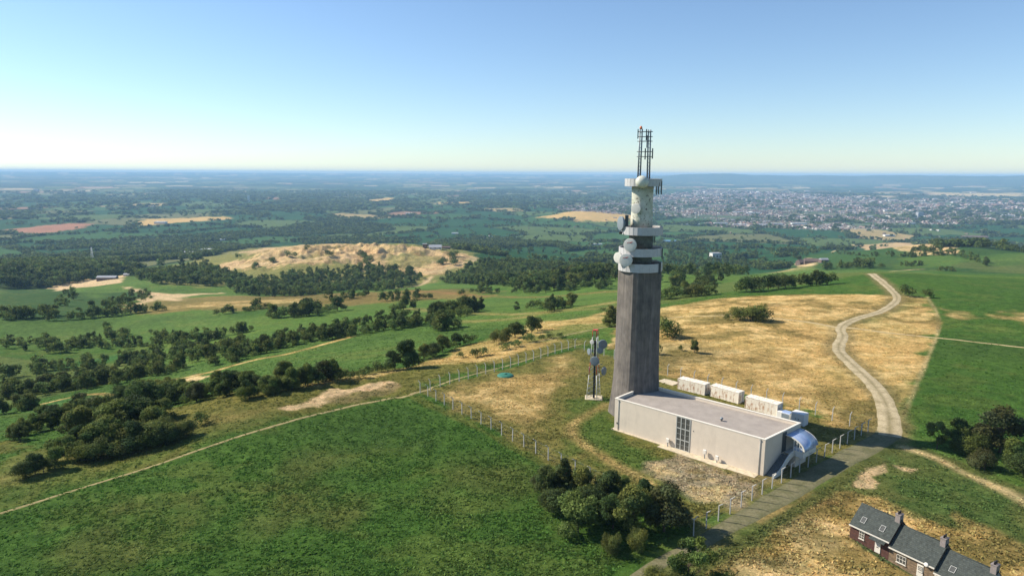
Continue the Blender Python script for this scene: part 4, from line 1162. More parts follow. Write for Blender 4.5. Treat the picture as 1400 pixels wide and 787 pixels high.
def skylight(roof, x, y, eave, sl, w=0.8, l=1.1):
    Mx = Matrix.Translation((x, y, eave + y * sl + 0.19)) @ Matrix.Rotation(math.atan(sl), 4, 'X')
    f = MB().box(0, w, 0, 0.06, 0, 0.1, Mx).box(0, w, l - 0.06, l, 0, 0.1, Mx).box(0, 0.06, 0.061, l - 0.061, 0, 0.1, Mx).box(w - 0.06, w, 0.061, l - 0.061, 0, 0.1, Mx).build("skylight", M["frame"], roof)
    MB().box(0.05, w - 0.05, 0.05, l - 0.05, 0.01, 0.05, Mx).build("pane", M["pane"], f)
def door(o, x, w, h, z0=0.0, glazed=False):
    d = MB().box(x, x + w, -0.1, -0.003, z0, z0 + h).build("door", M["cream"], o)
    MB().box(x + w * 0.3, x + w * 0.7, -0.13, -0.102, z0 + 0.9, z0 + 1.02).build("letter_plate", M["pot"], d)
    if glazed: gable_window(d, x + 0.17, z0 + 1.05, w - 0.34, 0.8, 3, 3, -0.1)
def ex1(o, roof, L, Wd, e, r_, sl):
    gable_window(o, 1.75, 0.75, 0.85, 1.3, 2, 3); door(o, 4.55, 0.95, 2.0, -0.35)
    skylight(roof, 1.3, 0.55, e, sl); skylight(roof, 4.6, 0.55, e, sl)
    mb = MB(); vs = []
    for x in (3.9, 6.5): vs += [(x, -1.05, 1.95), (x, -0.02, 2.4), (x, -0.02, 2.52), (x, -1.05, 2.07)]
    mb.add(vs, [(0, 1, 2, 3), (7, 6, 5, 4), (0, 4, 5, 1), (1, 5, 6, 2), (2, 6, 7, 3), (3, 7, 4, 0)]); mb.build("porch_roof", M["slate"], o)
def ex2(o, roof, L, Wd, e, r_, sl):
    gable_window(o, 1.35, 0.55, 1.45, 1.25, 3, 2); door(o, 4.6, 0.95, 2.05, -0.2, True)
    MB().lathe([(0.34, -0.05), (0.34, 0.0), (0.26, 0.05), (0.03, 0.08)], 18, Matrix.Translation((6.05, -0.45, e - 0.1)) @ Matrix.Rotation(R(75), 4, 'X')).build("satellite_dish", M["dish"], o)
def ex3(o, roof, L, Wd, e, r_, sl):
    skylight(roof, 1.6, 0.6, e, sl, 0.85, 1.0)
    gable_window(o, 1.2, 0.5, 1.5, 1.35, 3, 3, -0.5)
    MB().box(0.9, 3.0, -0.5, -0.005, -1.2, 2.05).build("bay", M["cream"], o)
    door(o, 4.4, 1.6, 2.0, -0.3)
    MB().add([(L + 0.02, 0.05, 0), (L + 0.02, Wd - 0.05, 0), (L + 0.02, Wd - 0.05, e - 0.05), (L + 0.02, Wd / 2, r_ - 0.05), (L + 0.02, 0.05, e - 0.05),
              (L + 0.08, 0.05, 0), (L + 0.08, Wd - 0.05, 0), (L + 0.08, Wd - 0.05, e - 0.05), (L + 0.08, Wd / 2, r_ - 0.05), (L + 0.08, 0.05, e - 0.05)],
             [(5, 6, 7, 8, 9), (4, 3, 2, 1, 0), (0, 1, 6, 5), (1, 2, 7, 6), (2, 3, 8, 7), (3, 4, 9, 8), (4, 0, 5, 9)]).build("gable_cladding", M["slate_wall"], o)
p1 = Vector((58.9, 109.6, 0.05)); LA, LB, LC = 6.9, 7.2, 7.2
cottage(p1, LA, 6.0, 2.6, 5.35, "brick", "red brick end cottage with two skylights and a small porch roof", ex1, 0)
cottage(p1 + D_ * (LA + 0.02) + Vector((0, 0, -0.75)), LB, 6.0, 2.6, 5.35, "stone", "brown stone middle cottage with a glazed white door and wall dish", ex2, 0)
cottage(p1 + D_ * (LA + LB + 0.04) + Vector((0, 0, -1.5)), LC, 6.0, 2.6, 5.35, "pebble", "pale rendered end cottage with bay window and slate-hung gable", ex3, 0)

# ------------------------------------------------------------------ trees
def crown_arrays(kind, n, leaf, seed):
    """Leaf-sized faces gathered in lobes; a tree of height 1 standing at the origin."""
    g = np.random.default_rng(seed)
    if kind == "tall":
        lobes = [(g.normal(0, 0.05), g.normal(0, 0.05), z, 0.20 * (1 - z) + 0.06) for z in np.linspace(0.2, 0.94, 10)]
        lobes += [(g.normal(0, 0.13) * (1.1 - z), g.normal(0, 0.13) * (1.1 - z), z, 0.10) for z in g.uniform(0.15, 0.8, 8)]
    elif kind == "bush":
        lobes = []
        for _ in range(12):
            a, q = g.uniform(0, 6.283), math.sqrt(g.uniform(0, 1)) * 0.42
            lobes.append((q * math.cos(a), q * math.sin(a), g.uniform(0.25, 0.72) * (1 - 0.5 * q), g.uniform(0.2, 0.30)))
    elif kind == "sparse":
        lobes = []
        for _ in range(16):
            a, q = g.uniform(0, 6.283), math.sqrt(g.uniform(0, 1)) * 0.36
            lobes.append((q * math.cos(a), q * math.sin(a), g.uniform(0.36, 0.92) - 0.25 * q, g.uniform(0.08, 0.14)))
    else:
        lobes = []
        for _ in range(19):
            a, q = g.uniform(0, 6.283), math.sqrt(g.uniform(0, 1)) * 0.34
            z = g.uniform(0.16, 0.86)
            q *= math.sqrt(max(0.2, 1 - ((z - 0.46) / 0.46) ** 2))
            lobes.append((q * math.cos(a), q * math.sin(a), z, g.uniform(0.11, 0.19)))
    lobes = np.array(lobes)
    w = lobes[:, 3] ** 2; idx = g.choice(len(lobes), n, p=w / w.sum())
    d = g.normal(size=(n, 3)); d[:, 2] = d[:, 2] * 0.9 + 0.15; d /= np.linalg.norm(d, axis=1)[:, None]
    rad = lobes[idx, 3] * (0.55 + 0.5 * g.uniform(0, 1, n) ** 0.6) * (1 + 0.25 * np.sin(d[:, 0] * 7 + idx) * np.sin(d[:, 2] * 6 + idx * 2))
    c = lobes[idx, :3] + d * rad[:, None] * np.array([1, 1, 0.85])
    c[:, 2] = np.maximum(c[:, 2], 0.02)
    nrm = d + g.normal(0, 0.55, (n, 3)); nrm /= np.linalg.norm(nrm, axis=1)[:, None]
    t1 = np.cross(nrm, g.normal(size=(n, 3))); t1 /= np.linalg.norm(t1, axis=1)[:, None]
    t2 = np.cross(nrm, t1)
    s = leaf * g.uniform(0.6, 1.35, n)[:, None]
    c[:, 2] /= np.percentile(c[:, 2], 99.3)
    v = np.stack([c - t1 * s, c - t2 * s * 0.55, c + t1 * s, c + t2 * s * 0.55], 1)
    lt = g.uniform(0.62, 1.4, len(lobes)); ly = g.uniform(-0.12, 0.16, len(lobes))
    tint = (lt[idx] * g.uniform(0.75, 1.25, n))[:, None] * np.stack([1 + ly[idx], np.ones(n), 1 - ly[idx]], 1)
    return v, tint

def crown_mesh(kind, n, leaf, seed, mat):
    v, t = crown_arrays(kind, n, leaf, seed)
    return np_mesh("crown", v.reshape(-1, 3), np.arange(n * 4).reshape(n, 4), M[mat], np.repeat(t, 4, 0))

def trunk_mesh(kind, seed):
    g = random.Random(seed); mb = MB()
    top = {"tall": 0.9, "bush": 0.45, "sparse": 0.72, "round": 0.66}[kind]; r0 = {"tall": 0.022, "bush": 0.02, "sparse": 0.02, "round": 0.026}[kind]
    p = Vector((0, 0, -0.06)); nseg = 4
    for i in range(nseg):
        q = Vector((g.uniform(-.015, .015), g.uniform(-.015, .015), top * (i + 1) / nseg))
        mb.tube(p, q, r0 * (1 - i / nseg * 0.75), 7, r0 * (1 - (i + 1) / nseg * 0.75)); p = q
    for k in range(7 if kind != "tall" else 5):
        z = g.uniform(0.14, 0.5) if kind != "bush" else g.uniform(0.02, 0.25); a = k * 2.4 + g.uniform(-.4, .4); l = g.uniform(0.18, 0.33)
        b0 = Vector((0, 0, z)); b1 = b0 + Vector((math.cos(a) * l, math.sin(a) * l, l * g.uniform(0.5, 1.0)))
        mb.tube(b0, b1, r0 * 0.5, 5, r0 * 0.15)
    me = bpy.data.meshes.new("trunk"); me.from_pydata(mb.v, [], mb.f); me.materials.append(M["bark"]); return me

NEAR, MIDT, TRUNK = {}, {}, {}
for kind in ("round", "tall", "bush", "sparse"):
    for mat in ("leaf", "leaf_dark", "leaf_brown"):
        if kind == "tall" and mat == "leaf_brown": continue
        NEAR[kind, mat] = [crown_mesh(kind, 9000 if kind != "sparse" else 4500, 0.024, hash((kind, mat, i)) % 9999 if False else (len(kind) * 31 + len(mat) * 7 + i * 101), mat) for i in range(2)]
        MIDT[kind, mat] = [crown_mesh(kind, 2000, 0.042, 500 + len(kind) * 31 + len(mat) * 7 + i * 101, mat) for i in range(3)]
    TRUNK[kind] = [trunk_mesh(kind, 40 + i) for i in range(2)]

TREES = []    # x, y, height, width factor, kind, material, label, group
def tree_at(x, y, h, wf, kind, mat, label, group): TREES.append((x, y, h, wf, kind, mat, label, group))
def tree_px(px, py, top, kind="round", mat="leaf", label=None, group=None, wf=1.0):
    x, y = cast(px, py); h = max(0.8, height_at(x, y, top))
    tree_at(x, y, h, wf, kind, mat, label, group)
def mixmat(g, dark=0.35, brown=0.06):
    u = g.random(); return "leaf_dark" if u < dark else ("leaf_brown" if u < dark + brown else "leaf")
gt = random.Random(5)
def mixkind(g, bush=0.3, tall=0.1):
    u = g.random(); return "bush" if u < bush else ("tall" if u < bush + tall else "round")
def belt(pp, width, count, h0, h1, label, group, bush=0.3, dark=0.35, tall=0.08):
    P = np.array(W(pp)); seg = np.r_[0, np.cumsum(np.hypot(*np.diff(P, axis=0).T))]
    for i in range(count):
        s = (i + gt.uniform(0, 1)) / count * seg[-1]
        x = np.interp(s, seg, P[:, 0]) + gt.gauss(0, width / 2.5); y = np.interp(s, seg, P[:, 1]) + gt.gauss(0, width / 2.5)
        kd = mixkind(gt, bush, tall); h = gt.uniform(h0, h1) * (0.62 if kd == "bush" else 1)
        tree_at(x, y, h, gt.uniform(0.9, 1.25), kd, mixmat(gt, dark), label, group)
def wood(pp, spacing, h0, h1, label, group, bush=0.12, dark=0.5, tall=0.15, dens=1.0):
    P = W(pp); A = np.array(P)
    for gx in np.arange(A[:, 0].min(), A[:, 0].max(), spacing):
        for gy in np.arange(A[:, 1].min(), A[:, 1].max(), spacing):
            if gt.random() > dens: continue
            x, y = gx + gt.uniform(-.45, .45) * spacing, gy + gt.uniform(-.45, .45) * spacing
            if sdist(np.array([x]), np.array([y]), P)[0] + 8 * float(fbm(np.array([x / 20]), np.array([y / 20]), 77, 2)[0]) < 0: continue
            kd = mixkind(gt, bush, tall); h = gt.uniform(h0, h1) * (0.65 if kd == "bush" else 1)
            tree_at(x, y, h, gt.uniform(0.95, 1.3), kd, mixmat(gt, dark, 0.06), label, group)

# copse by the lower fence corner
GC = "trees of the copse at the lower fence corner"
for px, py, top, kd, mt, lab, wf in (
    (748, 678, 634, "round", "leaf_dark", "dark tree at the left edge of the copse by the lower fence", 1.0),
    (772, 672, 622, "tall", "leaf_dark", "tall narrow dark tree rising at the back of the copse by the fence", 1.3),
    (796, 680, 634, "round", "leaf", "green tree in the back left of the copse under the tall narrow one", 1.1),
    (732, 668, 648, "bush", "leaf_brown", "small brownish bush at the far left of the copse", 1.2),
    (756, 700, 664, "bush", "leaf_dark", "dark green bush at the front left of the copse beside the open grass", 1.2),
    (790, 728, 668, "round", "leaf", "broad grey green tree at the front middle of the copse", 1.25),
    (826, 690, 640, "round", "leaf_dark", "very dark tree in the middle back of the copse", 1.15),
    (850, 684, 648, "round", "leaf", "rounded tree at the back right of the copse by the dirt track", 1.1),
    (866, 728, 660, "round", "leaf", "large broad olive tree in the right middle of the copse", 1.2),
    (838, 722, 676, "round", "leaf_dark", "dark low tree between the two broad trees of the copse", 1.15),
    (908, 726, 660, "round", "leaf_brown", "tall brown green tree at the right end of the copse by the post", 1.2),
    (886, 700, 652, "round", "leaf_dark", "dark tree behind the right end of the copse", 1.0),
    (928, 716, 688, "bush", "leaf_dark", "low dark bush at the right end of the copse beside the white post", 1.1),
    (835, 757, 726, "bush", "leaf", "small grey green bush standing alone in front of the copse, the left one", 0.85),
    (870, 750, 722, "bush", "leaf", "small round bush standing in front of the copse, the right one", 0.95),
    (812, 700, 660, "bush", "leaf_dark", "dark bush filling the heart of the copse", 1.3)):
    tree_px(px, py, top + 0.09 * (py - top), kd, mt, lab, GC, wf)
tree_px(940, 803, 742, "sparse", "leaf", "pale green tree cut by the bottom edge beside the road", "bushes at the bottom edge", 1.2)
tree_px(903, 806, 776, "bush", "leaf", "low green bush at the bottom edge left of the roadside tree", "bushes at the bottom edge", 1.2)
tree_px(985, 806, 780, "bush", "leaf", "low yellow green bush at the bottom edge right of the roadside tree", "bushes at the bottom edge", 1.2)
# clump at the right edge
GR = "trees at the right edge by the dark field"
for px, py, top, kd, mt, lab, wf in (
    (1281, 613, 580, "sparse", "leaf", "light green small tree at the left end of the right edge clump", 1.15),
    (1314, 612, 574, "round", "leaf_dark", "very dark tree behind the light green one in the right edge clump", 1.0),
    (1328, 619, 590, "bush", "leaf", "broad green bush in the middle of the right edge clump", 1.4),
    (1366, 618, 558, "round", "leaf_brown", "tallest tree of the right edge clump with brownish foliage", 1.25),
    (1346, 642, 616, "bush", "leaf_brown", "low brownish bush in front of the right edge clump", 1.3),
    (1384, 640, 600, "round", "leaf", "yellow green tree in front of the tallest one at the right edge", 1.2),
    (1400, 652, 618, "bush", "leaf_dark", "dark bush cut by the right edge of the picture", 1.3),
    (1412, 630, 574, "round", "leaf_dark", "dark tree cut by the right edge behind the yellow green one", 1.2),
    (1440, 640, 590, "round", "leaf", "dark tree cut by the right edge behind the yellow green one", 1.2)):
    if px < 1430: tree_px(px, py, top, kd, mt, lab, GR, wf)
    else: tree_px(px, py, top, kd, mt, "green tree just beyond the right end of the clump", GR, wf)
# copse on the left slope
GL = "trees of the copse on the left slope"
LLAB = "bushy green tree crowded in the copse on the left slope above the long path"
for px, py, top, kd, mt, wf in ((35, 652, 630, "bush", "leaf_dark", 1.2), (48, 648, 622, "round", "leaf_dark", 1.1), (75, 640, 612, "round", "leaf", 1.2), (72, 618, 600, "bush", "leaf_brown", 1.2), (92, 628, 596, "round", "leaf", 1.2), (105, 612, 582, "round", "leaf_dark", 1.2),
        (112, 600, 556, "round", "leaf", 1.25), (130, 622, 582, "round", "leaf", 1.2), (140, 585, 540, "round", "leaf_dark", 1.1), (150, 618, 570, "round", "leaf", 1.2), (165, 600, 548, "round", "leaf", 1.2), (172, 614, 580, "bush", "leaf", 1.3),
        (190, 612, 574, "round", "leaf_dark", 1.2), (198, 578, 524, "round", "leaf_dark", 1.15), (206, 608, 572, "bush", "leaf", 1.3), (215, 590, 556, "round", "leaf", 1.2), (228, 604, 578, "bush", "leaf_dark", 1.3), (240, 600, 574, "bush", "leaf", 1.2), (255, 596, 576, "bush", "leaf_dark", 1.2),
        (60, 646, 626, "bush", "leaf_dark", 1.4), (118, 630, 604, "bush", "leaf", 1.5), (138, 626, 600, "bush", "leaf_dark", 1.5), (160, 622, 592, "bush", "leaf", 1.5), (182, 616, 590, "bush", "leaf_dark", 1.5), (200, 612, 586, "bush", "leaf", 1.5), (220, 607, 584, "bush", "leaf_dark", 1.5), (238, 603, 584, "bush", "leaf_dark", 1.5), (158, 596, 552, "round", "leaf", 1.3), (185, 596, 546, "round", "leaf_dark", 1.3), (210, 596, 556, "round", "leaf", 1.3), (120, 570, 546, "round", "leaf_dark", 1.1), (225, 575, 545, "round", "leaf", 1.1), (180, 580, 550, "round", "leaf", 1.2)):
    tree_px(px, py, top, kd, mt, LLAB, GL, wf)
tree_px(277, 579, 562, "bush", "leaf_dark", "single small dark bush on the slope right of the left copse", None, 1.1)
belt([(0, 606), (20, 600), (45, 592), (65, 585)], 8, 12, 4, 6.5, "dark bush in the belt at the left edge below the valley woods", "bushes at the left edge")
belt([(60, 575), (90, 562), (120, 556)], 6, 7, 4, 6, "small tree in the belt behind the left copse", "trees behind the left copse")
# tree line along the far edge of the streaked slope
GS = "trees along the hedge line above the slope"
for px, py, top, kd, mt, lab, wf in (
    (470, 519, 504, "bush", "leaf", "left round bush at the gap in the hedge line over the slope", 1.1), (484, 517, 506, "bush", "leaf_dark", None, 1.1), (498, 516, 503, "bush", "leaf", None, 1.2), (505, 511, 499, "bush", "leaf_dark", None, 1.2),
    (520, 508, 494, "bush", "leaf_dark", None, 1.2), (529, 507, 494, "bush", "leaf", None, 1.2), (540, 505, 480, "round", "leaf_dark", None, 1.1), (556, 503, 464, "round", "leaf_dark", "tallest tree of the hedge line over the slope, on a bare trunk", 0.9),
    (568, 502, 487, "bush", "leaf_dark", None, 1.4), (580, 491, 470, "round", "leaf", None, 1.1), (592, 487, 470, "bush", "leaf_dark", None, 1.3), (605, 481, 458, "round", "leaf", None, 1.2), (616, 478, 465, "bush", "leaf", None, 1.2), (625, 473, 455, "round", "leaf_dark", None, 1.1), (636, 471, 456, "round", "leaf", None, 1.0), (646, 469, 457, "bush", "leaf", None, 1.2),
    (630, 489, 480, "bush", "leaf", "small pale bush in front of the hedge line near the fence", 1.1), (648, 488, 476, "bush", "leaf_dark", None, 1.3), (660, 486, 474, "bush", "leaf_brown", None, 1.2),
    (682, 470, 452, "bush", "leaf", None, 1.2), (692, 468, 448, "round", "leaf", None, 1.1), (704, 462, 441, "round", "leaf_dark", None, 1.1), (714, 460, 444, "round", "leaf", None, 1.2), (727, 455, 432, "round", "leaf_dark", None, 1.0), (735, 452, 434, "round", "leaf", None, 1.1), (722, 467, 455, "bush", "leaf", None, 1.4),
    (690, 478, 468, "bush", "leaf", None, 1.5), (705, 474, 464, "bush", "leaf", None, 1.5), (740, 464, 457, "bush", "leaf_dark", None, 1.5), (752, 462, 455, "bush", "leaf_dark", None, 1.6), (764, 461, 454, "bush", "leaf", None, 1.6)):
    tree_px(px, py, top, kd, mt, lab or "green tree or bush in the hedge line along the far edge of the slope", GS, wf)
tree_px(834, 446, 418, "tall", "leaf", "upright dark green tree close to the left side of the tower", None, 1.7)
tree_px(823, 425, 420, "bush", "leaf", "low hedge bush left of the upright tree by the tower", None, 1.8)
for px, py, top, kd, mt, lab, wf in ((912, 460, 434, "bush", "leaf", "rounded bush just right of the tower on the straw meadow", 1.3), (930, 479, 471, "bush", "leaf_dark", "tiny dark bush beside the small tree on the meadow", 0.8), (949, 482, 465, "round", "leaf_dark", "small tree on a thin trunk on the straw meadow behind the containers", 0.9), (899, 484, 470, "bush", "leaf_dark", "small bush half hidden by the right side of the tower", 1.0),
        (993, 437, 428, "bush", "leaf_dark", "small bush at the left end of the clump on the straw meadow", 1.1), (1012, 437, 419, "bush", "leaf", "left large bush of the clump on the straw meadow", 1.3), (1026, 439, 418, "bush", "leaf", "middle large bush of the clump on the straw meadow", 1.25), (1036, 438, 416, "bush", "leaf", "right large bush of the clump on the straw meadow", 1.2), (1046, 438, 422, "bush", "leaf_dark", "dark bush at the right end of the clump on the straw meadow", 1.2),
        (1239, 405, 389, "bush", "leaf_dark", "dark rounded bush beside the bend of the gravel track", 1.3), (1268, 407, 395, "bush", "leaf_dark", "small dark bush right of the track bend", 1.2)):
    tree_px(px, py, top, kd, mt, lab, None, wf)
# trees on the right crest
GK = "trees along the right crest"; KL = "dark tree in the row standing along the right crest before the plain"
for i, px in enumerate((905, 913, 921, 930, 945, 955, 966, 975, 1012, 1020, 1028, 1050, 1056, 1064, 1074, 1082, 1097, 1103, 1110, 1116, 1126, 1134)):
    b0 = 409 - (px - 905) * 0.09
    tree_px(px, b0, b0 - gt.uniform(13, 21), gt.choice(("round", "bush", "round")), mixmat(gt, 0.5), KL, GK, gt.uniform(1.0, 1.35))
belt([(902, 412), (930, 406), (960, 396), (990, 391)], 7, 26, 5, 9, KL, GK, 0.6)
# valley belts and woods
VB = "trees of the valley belts"; VL = "green tree in the wooded belts that cross the left valley"
belt([(0, 472), (60, 471), (100, 477), (140, 468), (168, 456)], 20, 72, 4, 8, VL, VB)
belt([(150, 474), (220, 468), (290, 464), (345, 452)], 15, 74, 4, 8, VL, VB)
belt([(0, 515), (60, 508), (120, 502), (180, 492), (260, 487), (335, 482)], 18, 125, 4, 8, VL, VB)
belt([(0, 540), (60, 536), (110, 526), (170, 518), (225, 510)], 22, 165, 4, 8, VL, VB)
belt([(0, 566), (20, 563), (34, 560)], 8, 12, 4, 6.5, VL, VB)
belt([(300, 498), (340, 486), (400, 470), (450, 463), (520, 452), (588, 442)], 11, 110, 4, 7.5, VL, VB, 0.45)
belt([(340, 478), (380, 468), (440, 455), (500, 442), (560, 432)], 9, 64, 4, 7.5, VL, VB, 0.45)
belt([(190, 545), (230, 548), (270, 545), (320, 538), (352, 530)], 9, 60, 4, 7, "tree in the belt above the left copse along the green field", "trees above the left copse", 0.4)
belt([(330, 545), (355, 540), (385, 534), (410, 530), (435, 524), (455, 519)], 4, 26, 4, 7, "bushy tree in the low row at the left end of the hedge line", "trees at the left of the hedge line", 0.5)
belt([(0, 435), (40, 434), (75, 432)], 18, 26, 8, 12, VL, VB)
belt([(85, 437), (120, 435), (150, 432), (190, 428), (222, 424)], 10, 30, 7, 11, VL, VB)
belt([(80, 422), (95, 410), (100, 400)], 9, 10, 7, 10, VL, VB)
belt([(135, 424), (160, 418), (185, 412), (195, 402)], 12, 24, 7, 11, VL, VB)
for pp, n in (([(405, 425), (440, 428), (470, 424)], 16), ([(370, 435), (400, 432), (430, 432)], 18), ([(520, 412), (560, 410), (590, 408)], 14), ([(540, 425), (565, 422)], 8), ([(590, 438), (615, 434), (632, 430)], 12), ([(612, 428), (630, 428), (650, 424)], 14), ([(600, 452), (620, 448), (632, 446)], 10), ([(718, 424), (726, 422)], 4), ([(742, 426), (750, 424), (766, 420)], 9), ([(450, 412), (480, 408), (500, 404)], 16), ([(300, 430), (330, 426), (365, 420)], 14),
              ([(630, 403), (650, 400), (680, 402)], 10), ([(700, 400), (740, 402)], 7), ([(775, 398), (800, 392), (812, 390)], 9), ([(815, 395), (835, 393)], 7), ([(470, 398), (500, 392), (530, 400)], 14)):
    belt(pp, 9, n, 6, 11, "bushy tree in the small groups dotted over the middle fields", "tree groups on the middle fields", 0.5)
DK = "dense dark trees on the wooded rises"; DL = "dark tree in the dense woods on the rises beyond the valley"
wood([(0, 394), (0, 362), (60, 360), (140, 366), (172, 372), (150, 378), (100, 388), (60, 394)], 12, 12, 20, DL, DK)
wood([(170, 376), (240, 370), (282, 364), (300, 373), (340, 382), (352, 384), (420, 376), (500, 366), (562, 370), (580, 382), (540, 396), (480, 398), (430, 404), (390, 406), (340, 404), (300, 392), (260, 390), (215, 388)], 12, 9, 15, DL, DK, dens=0.85)
wood([(600, 386), (634, 372), (661, 360), (700, 358), (735, 362), (760, 365), (846, 368), (846, 384), (790, 394), (737, 400), (707, 397), (657, 390)], 12, 9, 15, DL, DK)
wood([(900, 400), (905, 345), (960, 345), (1020, 355), (1010, 380), (970, 395)], 22, 9, 14, DL, DK, dens=0.6)
belt([(1130, 368), (1160, 366), (1192, 367)], 14, 22, 9, 14, "dark tree behind the end of the gravel track", "trees behind the track's end")
belt([(1080, 362), (1100, 348), (1120, 342)], 30, 20, 9, 14, DL, DK)
belt([(1270, 345), (1320, 342), (1360, 338), (1400, 336)], 24, 30, 9, 14, DL, DK)
belt([(1232, 364), (1262, 363)], 8, 12, 5, 7.5, "bush in the short dark rows beyond the right crest", "bushes beyond the right crest"); belt([(1284, 370.5), (1310, 371)], 7, 12, 4, 6.5, "bush in the short dark rows beyond the right crest", "bushes beyond the right crest")
for px, py in ((420, 345), (455, 352), (490, 350), (497, 352), (503, 356), (620, 352), (624, 358), (618, 362), (375, 358), (400, 352), (350, 366), (530, 378), (545, 376), (596, 362), (602, 360), (280, 366), (330, 352), (270, 372)):
    x, y = cast(px, py)
    for _ in range(gt.choice((1, 2, 3))): tree_at(x + gt.uniform(-9, 9), y + gt.uniform(-9, 9), gt.uniform(7, 13), 1.2, "bush", mixmat(gt, 0.5), "dark bush scattered over the bare sandy hill", "bushes on the bare hill")

belt([(1140, 346), (1180, 350), (1220, 352)], 8, 22, 6, 10, DL, DK); belt([(1230, 352), (1270, 350), (1310, 348)], 8, 22, 6, 10, DL, DK); belt([(1310, 350), (1335, 357), (1350, 364)], 8, 16, 6, 10, DL, DK)
belt([(1190, 337), (1200, 338), (1215, 337)], 14, 12, 7, 11, DL, DK); belt([(1255, 343), (1275, 345)], 20, 22, 8, 12, DL, DK); belt([(1340, 338), (1380, 342), (1400, 345)], 16, 24, 7, 12, DL, DK)
# the 300 that show largest become trees of their own, the rest one mass
TREES.sort(key=lambda t: -t[2] / math.hypot(t[0], t[1]))
INFRAME = []
cp, sp = math.cos(PITCH), math.sin(PITCH)
def in_view(t):
    z = float(H(t[0], t[1])) + t[2] * 0.6 - CAMZ
    f = t[1] * cp - z * sp
    return f > 0 and abs(t[0] / f) < 0.77
TREES_V = [t for t in TREES if in_view(t)]
ONE, REST = TREES_V[:285], TREES_V[285:]
for x, y, h, wf, kind, mat, lab, grp in ONE:
    d = math.hypot(x, y); lod = NEAR if d < 260 else MIDT
    if (kind, mat) not in lod: mat = "leaf"
    o = empty("bush" if kind == "bush" else "tree", (x, y, float(H(x, y))), gt.uniform(0, 6.28))
    tag(o, lab, "bush" if kind == "bush" else "tree", grp)
    wz = wf * gt.uniform(0.92, 1.08)
    for nm, me in (("crown", gt.choice(lod[kind, mat])), ("trunk", gt.choice(TRUNK[kind]))):
        c_ = bpy.data.objects.new(nm, me); COL.objects.link(c_); c_.parent = o
        c_.scale = (h * wz, h * wz * gt.uniform(0.9, 1.1), h)

def mass(name, items, n_leaf, leaf, mat, label, variants=8, kinds=("round", "bush", "tall")):
    """Many trees as one mesh of small faces."""
    lib = {k: [crown_arrays(k, n_leaf, leaf, 900 + 17 * i + len(k)) for i in range(variants)] for k in kinds}
    Vs, Ts = [], []
    for x, y, z, h, wf, kind, sh in items:
        v, t = lib[kind][random.randrange(variants)]
        a = random.uniform(0, 6.28); c_, s_ = math.cos(a), math.sin(a)
        vx = (v[..., 0] * c_ - v[..., 1] * s_) * h * wf + x; vy = (v[..., 0] * s_ + v[..., 1] * c_) * h * wf + y
        Vs.append(np.stack([vx, vy, v[..., 2] * h + z], -1)); Ts.append(t * sh)
    Vv = np.concatenate(Vs).reshape(-1, 3); T_ = np.repeat(np.concatenate(Ts), 4, 0)
    nf = len(Vv) // 4
    me = np_mesh(name, Vv, np.arange(nf * 4).reshape(nf, 4), M[mat], T_)
    o = bpy.data.objects.new(name, me); COL.objects.link(o)
    return tag(o, label, "woodland", None, "stuff")
rx = np.array([t[0] for t in REST]); ry = np.array([t[1] for t in REST]); rz_ = H(rx, ry)
SH = {"leaf": 1.25, "leaf_dark": 0.8, "leaf_brown": 1.15}
mass("woodland", [(t[0], t[1], float(z), t[2], t[3], t[4], SH[t[5]]) for t, z in zip(REST, rz_)], 420, 0.070, "leaf_far", "green woods and hedge belts over the valley and rises")
print("trees", len(TREES), len(TREES_V), len(REST))

# grass tussocks near the camera: many small blades in the colour of the ground they grow on
n = 175000
ta = RNG.uniform(-0.97, 0.97, n); tr_ = 62 / np.tan(RNG.uniform(math.atan(62 / 420.0), math.atan(62 / 66.0), n))
x, y = tr_ * np.sin(ta), tr_ * np.cos(ta)
ok = np.ones(n, bool)
for nm, pad in (("road", 3.6), ("gravel_track", 3.0)):
    me = bpy.data.objects[nm].data; co = np.zeros(len(me.vertices) * 3, np.float32); me.vertices.foreach_get("co", co)
    c_ = co.reshape(-1, 7, 3)[::3, 3, :2]
    ok &= ldist(x, y, [tuple(q) for q in c_]) > pad
hall_poly = [(FLX + U.x * a + V_.x * b_, FLY + U.y * a + V_.y * b_) for a, b_ in ((-1, -3), (43, -3), (43, 17), (-1, 17))]
ok &= sdist(x, y, hall_poly) < 0
ok &= np.hypot(x - TX, y - TY) > 8
x, y, ta, tr_ = x[ok], y[ok], ta[ok], tr_[ok]
cc = COVER[np.clip(np.searchsorted(rr, tr_), 0, NR - 1), np.clip(np.searchsorted(azf, ta), 0, len(azf) - 1)]
dens = 0.35 + 0.65 * sstep(-0.3, 0.3, fbm(x / 5, y / 5, 301, 3))
ok = (RNG.uniform(0, 1, len(x)) < dens) & (cc @ np.array([0.3, 0.6, 0.1]) < 0.43)
x, y, cc, tr_ = x[ok], y[ok], cc[ok], tr_[ok]; n = len(x); z = H(x, y)
hgt = RNG.uniform(0.06, 0.19, n) * (0.7 + 0.6 * vnoise(x / 8, y / 8, 305)); Vt, Ct = [], []
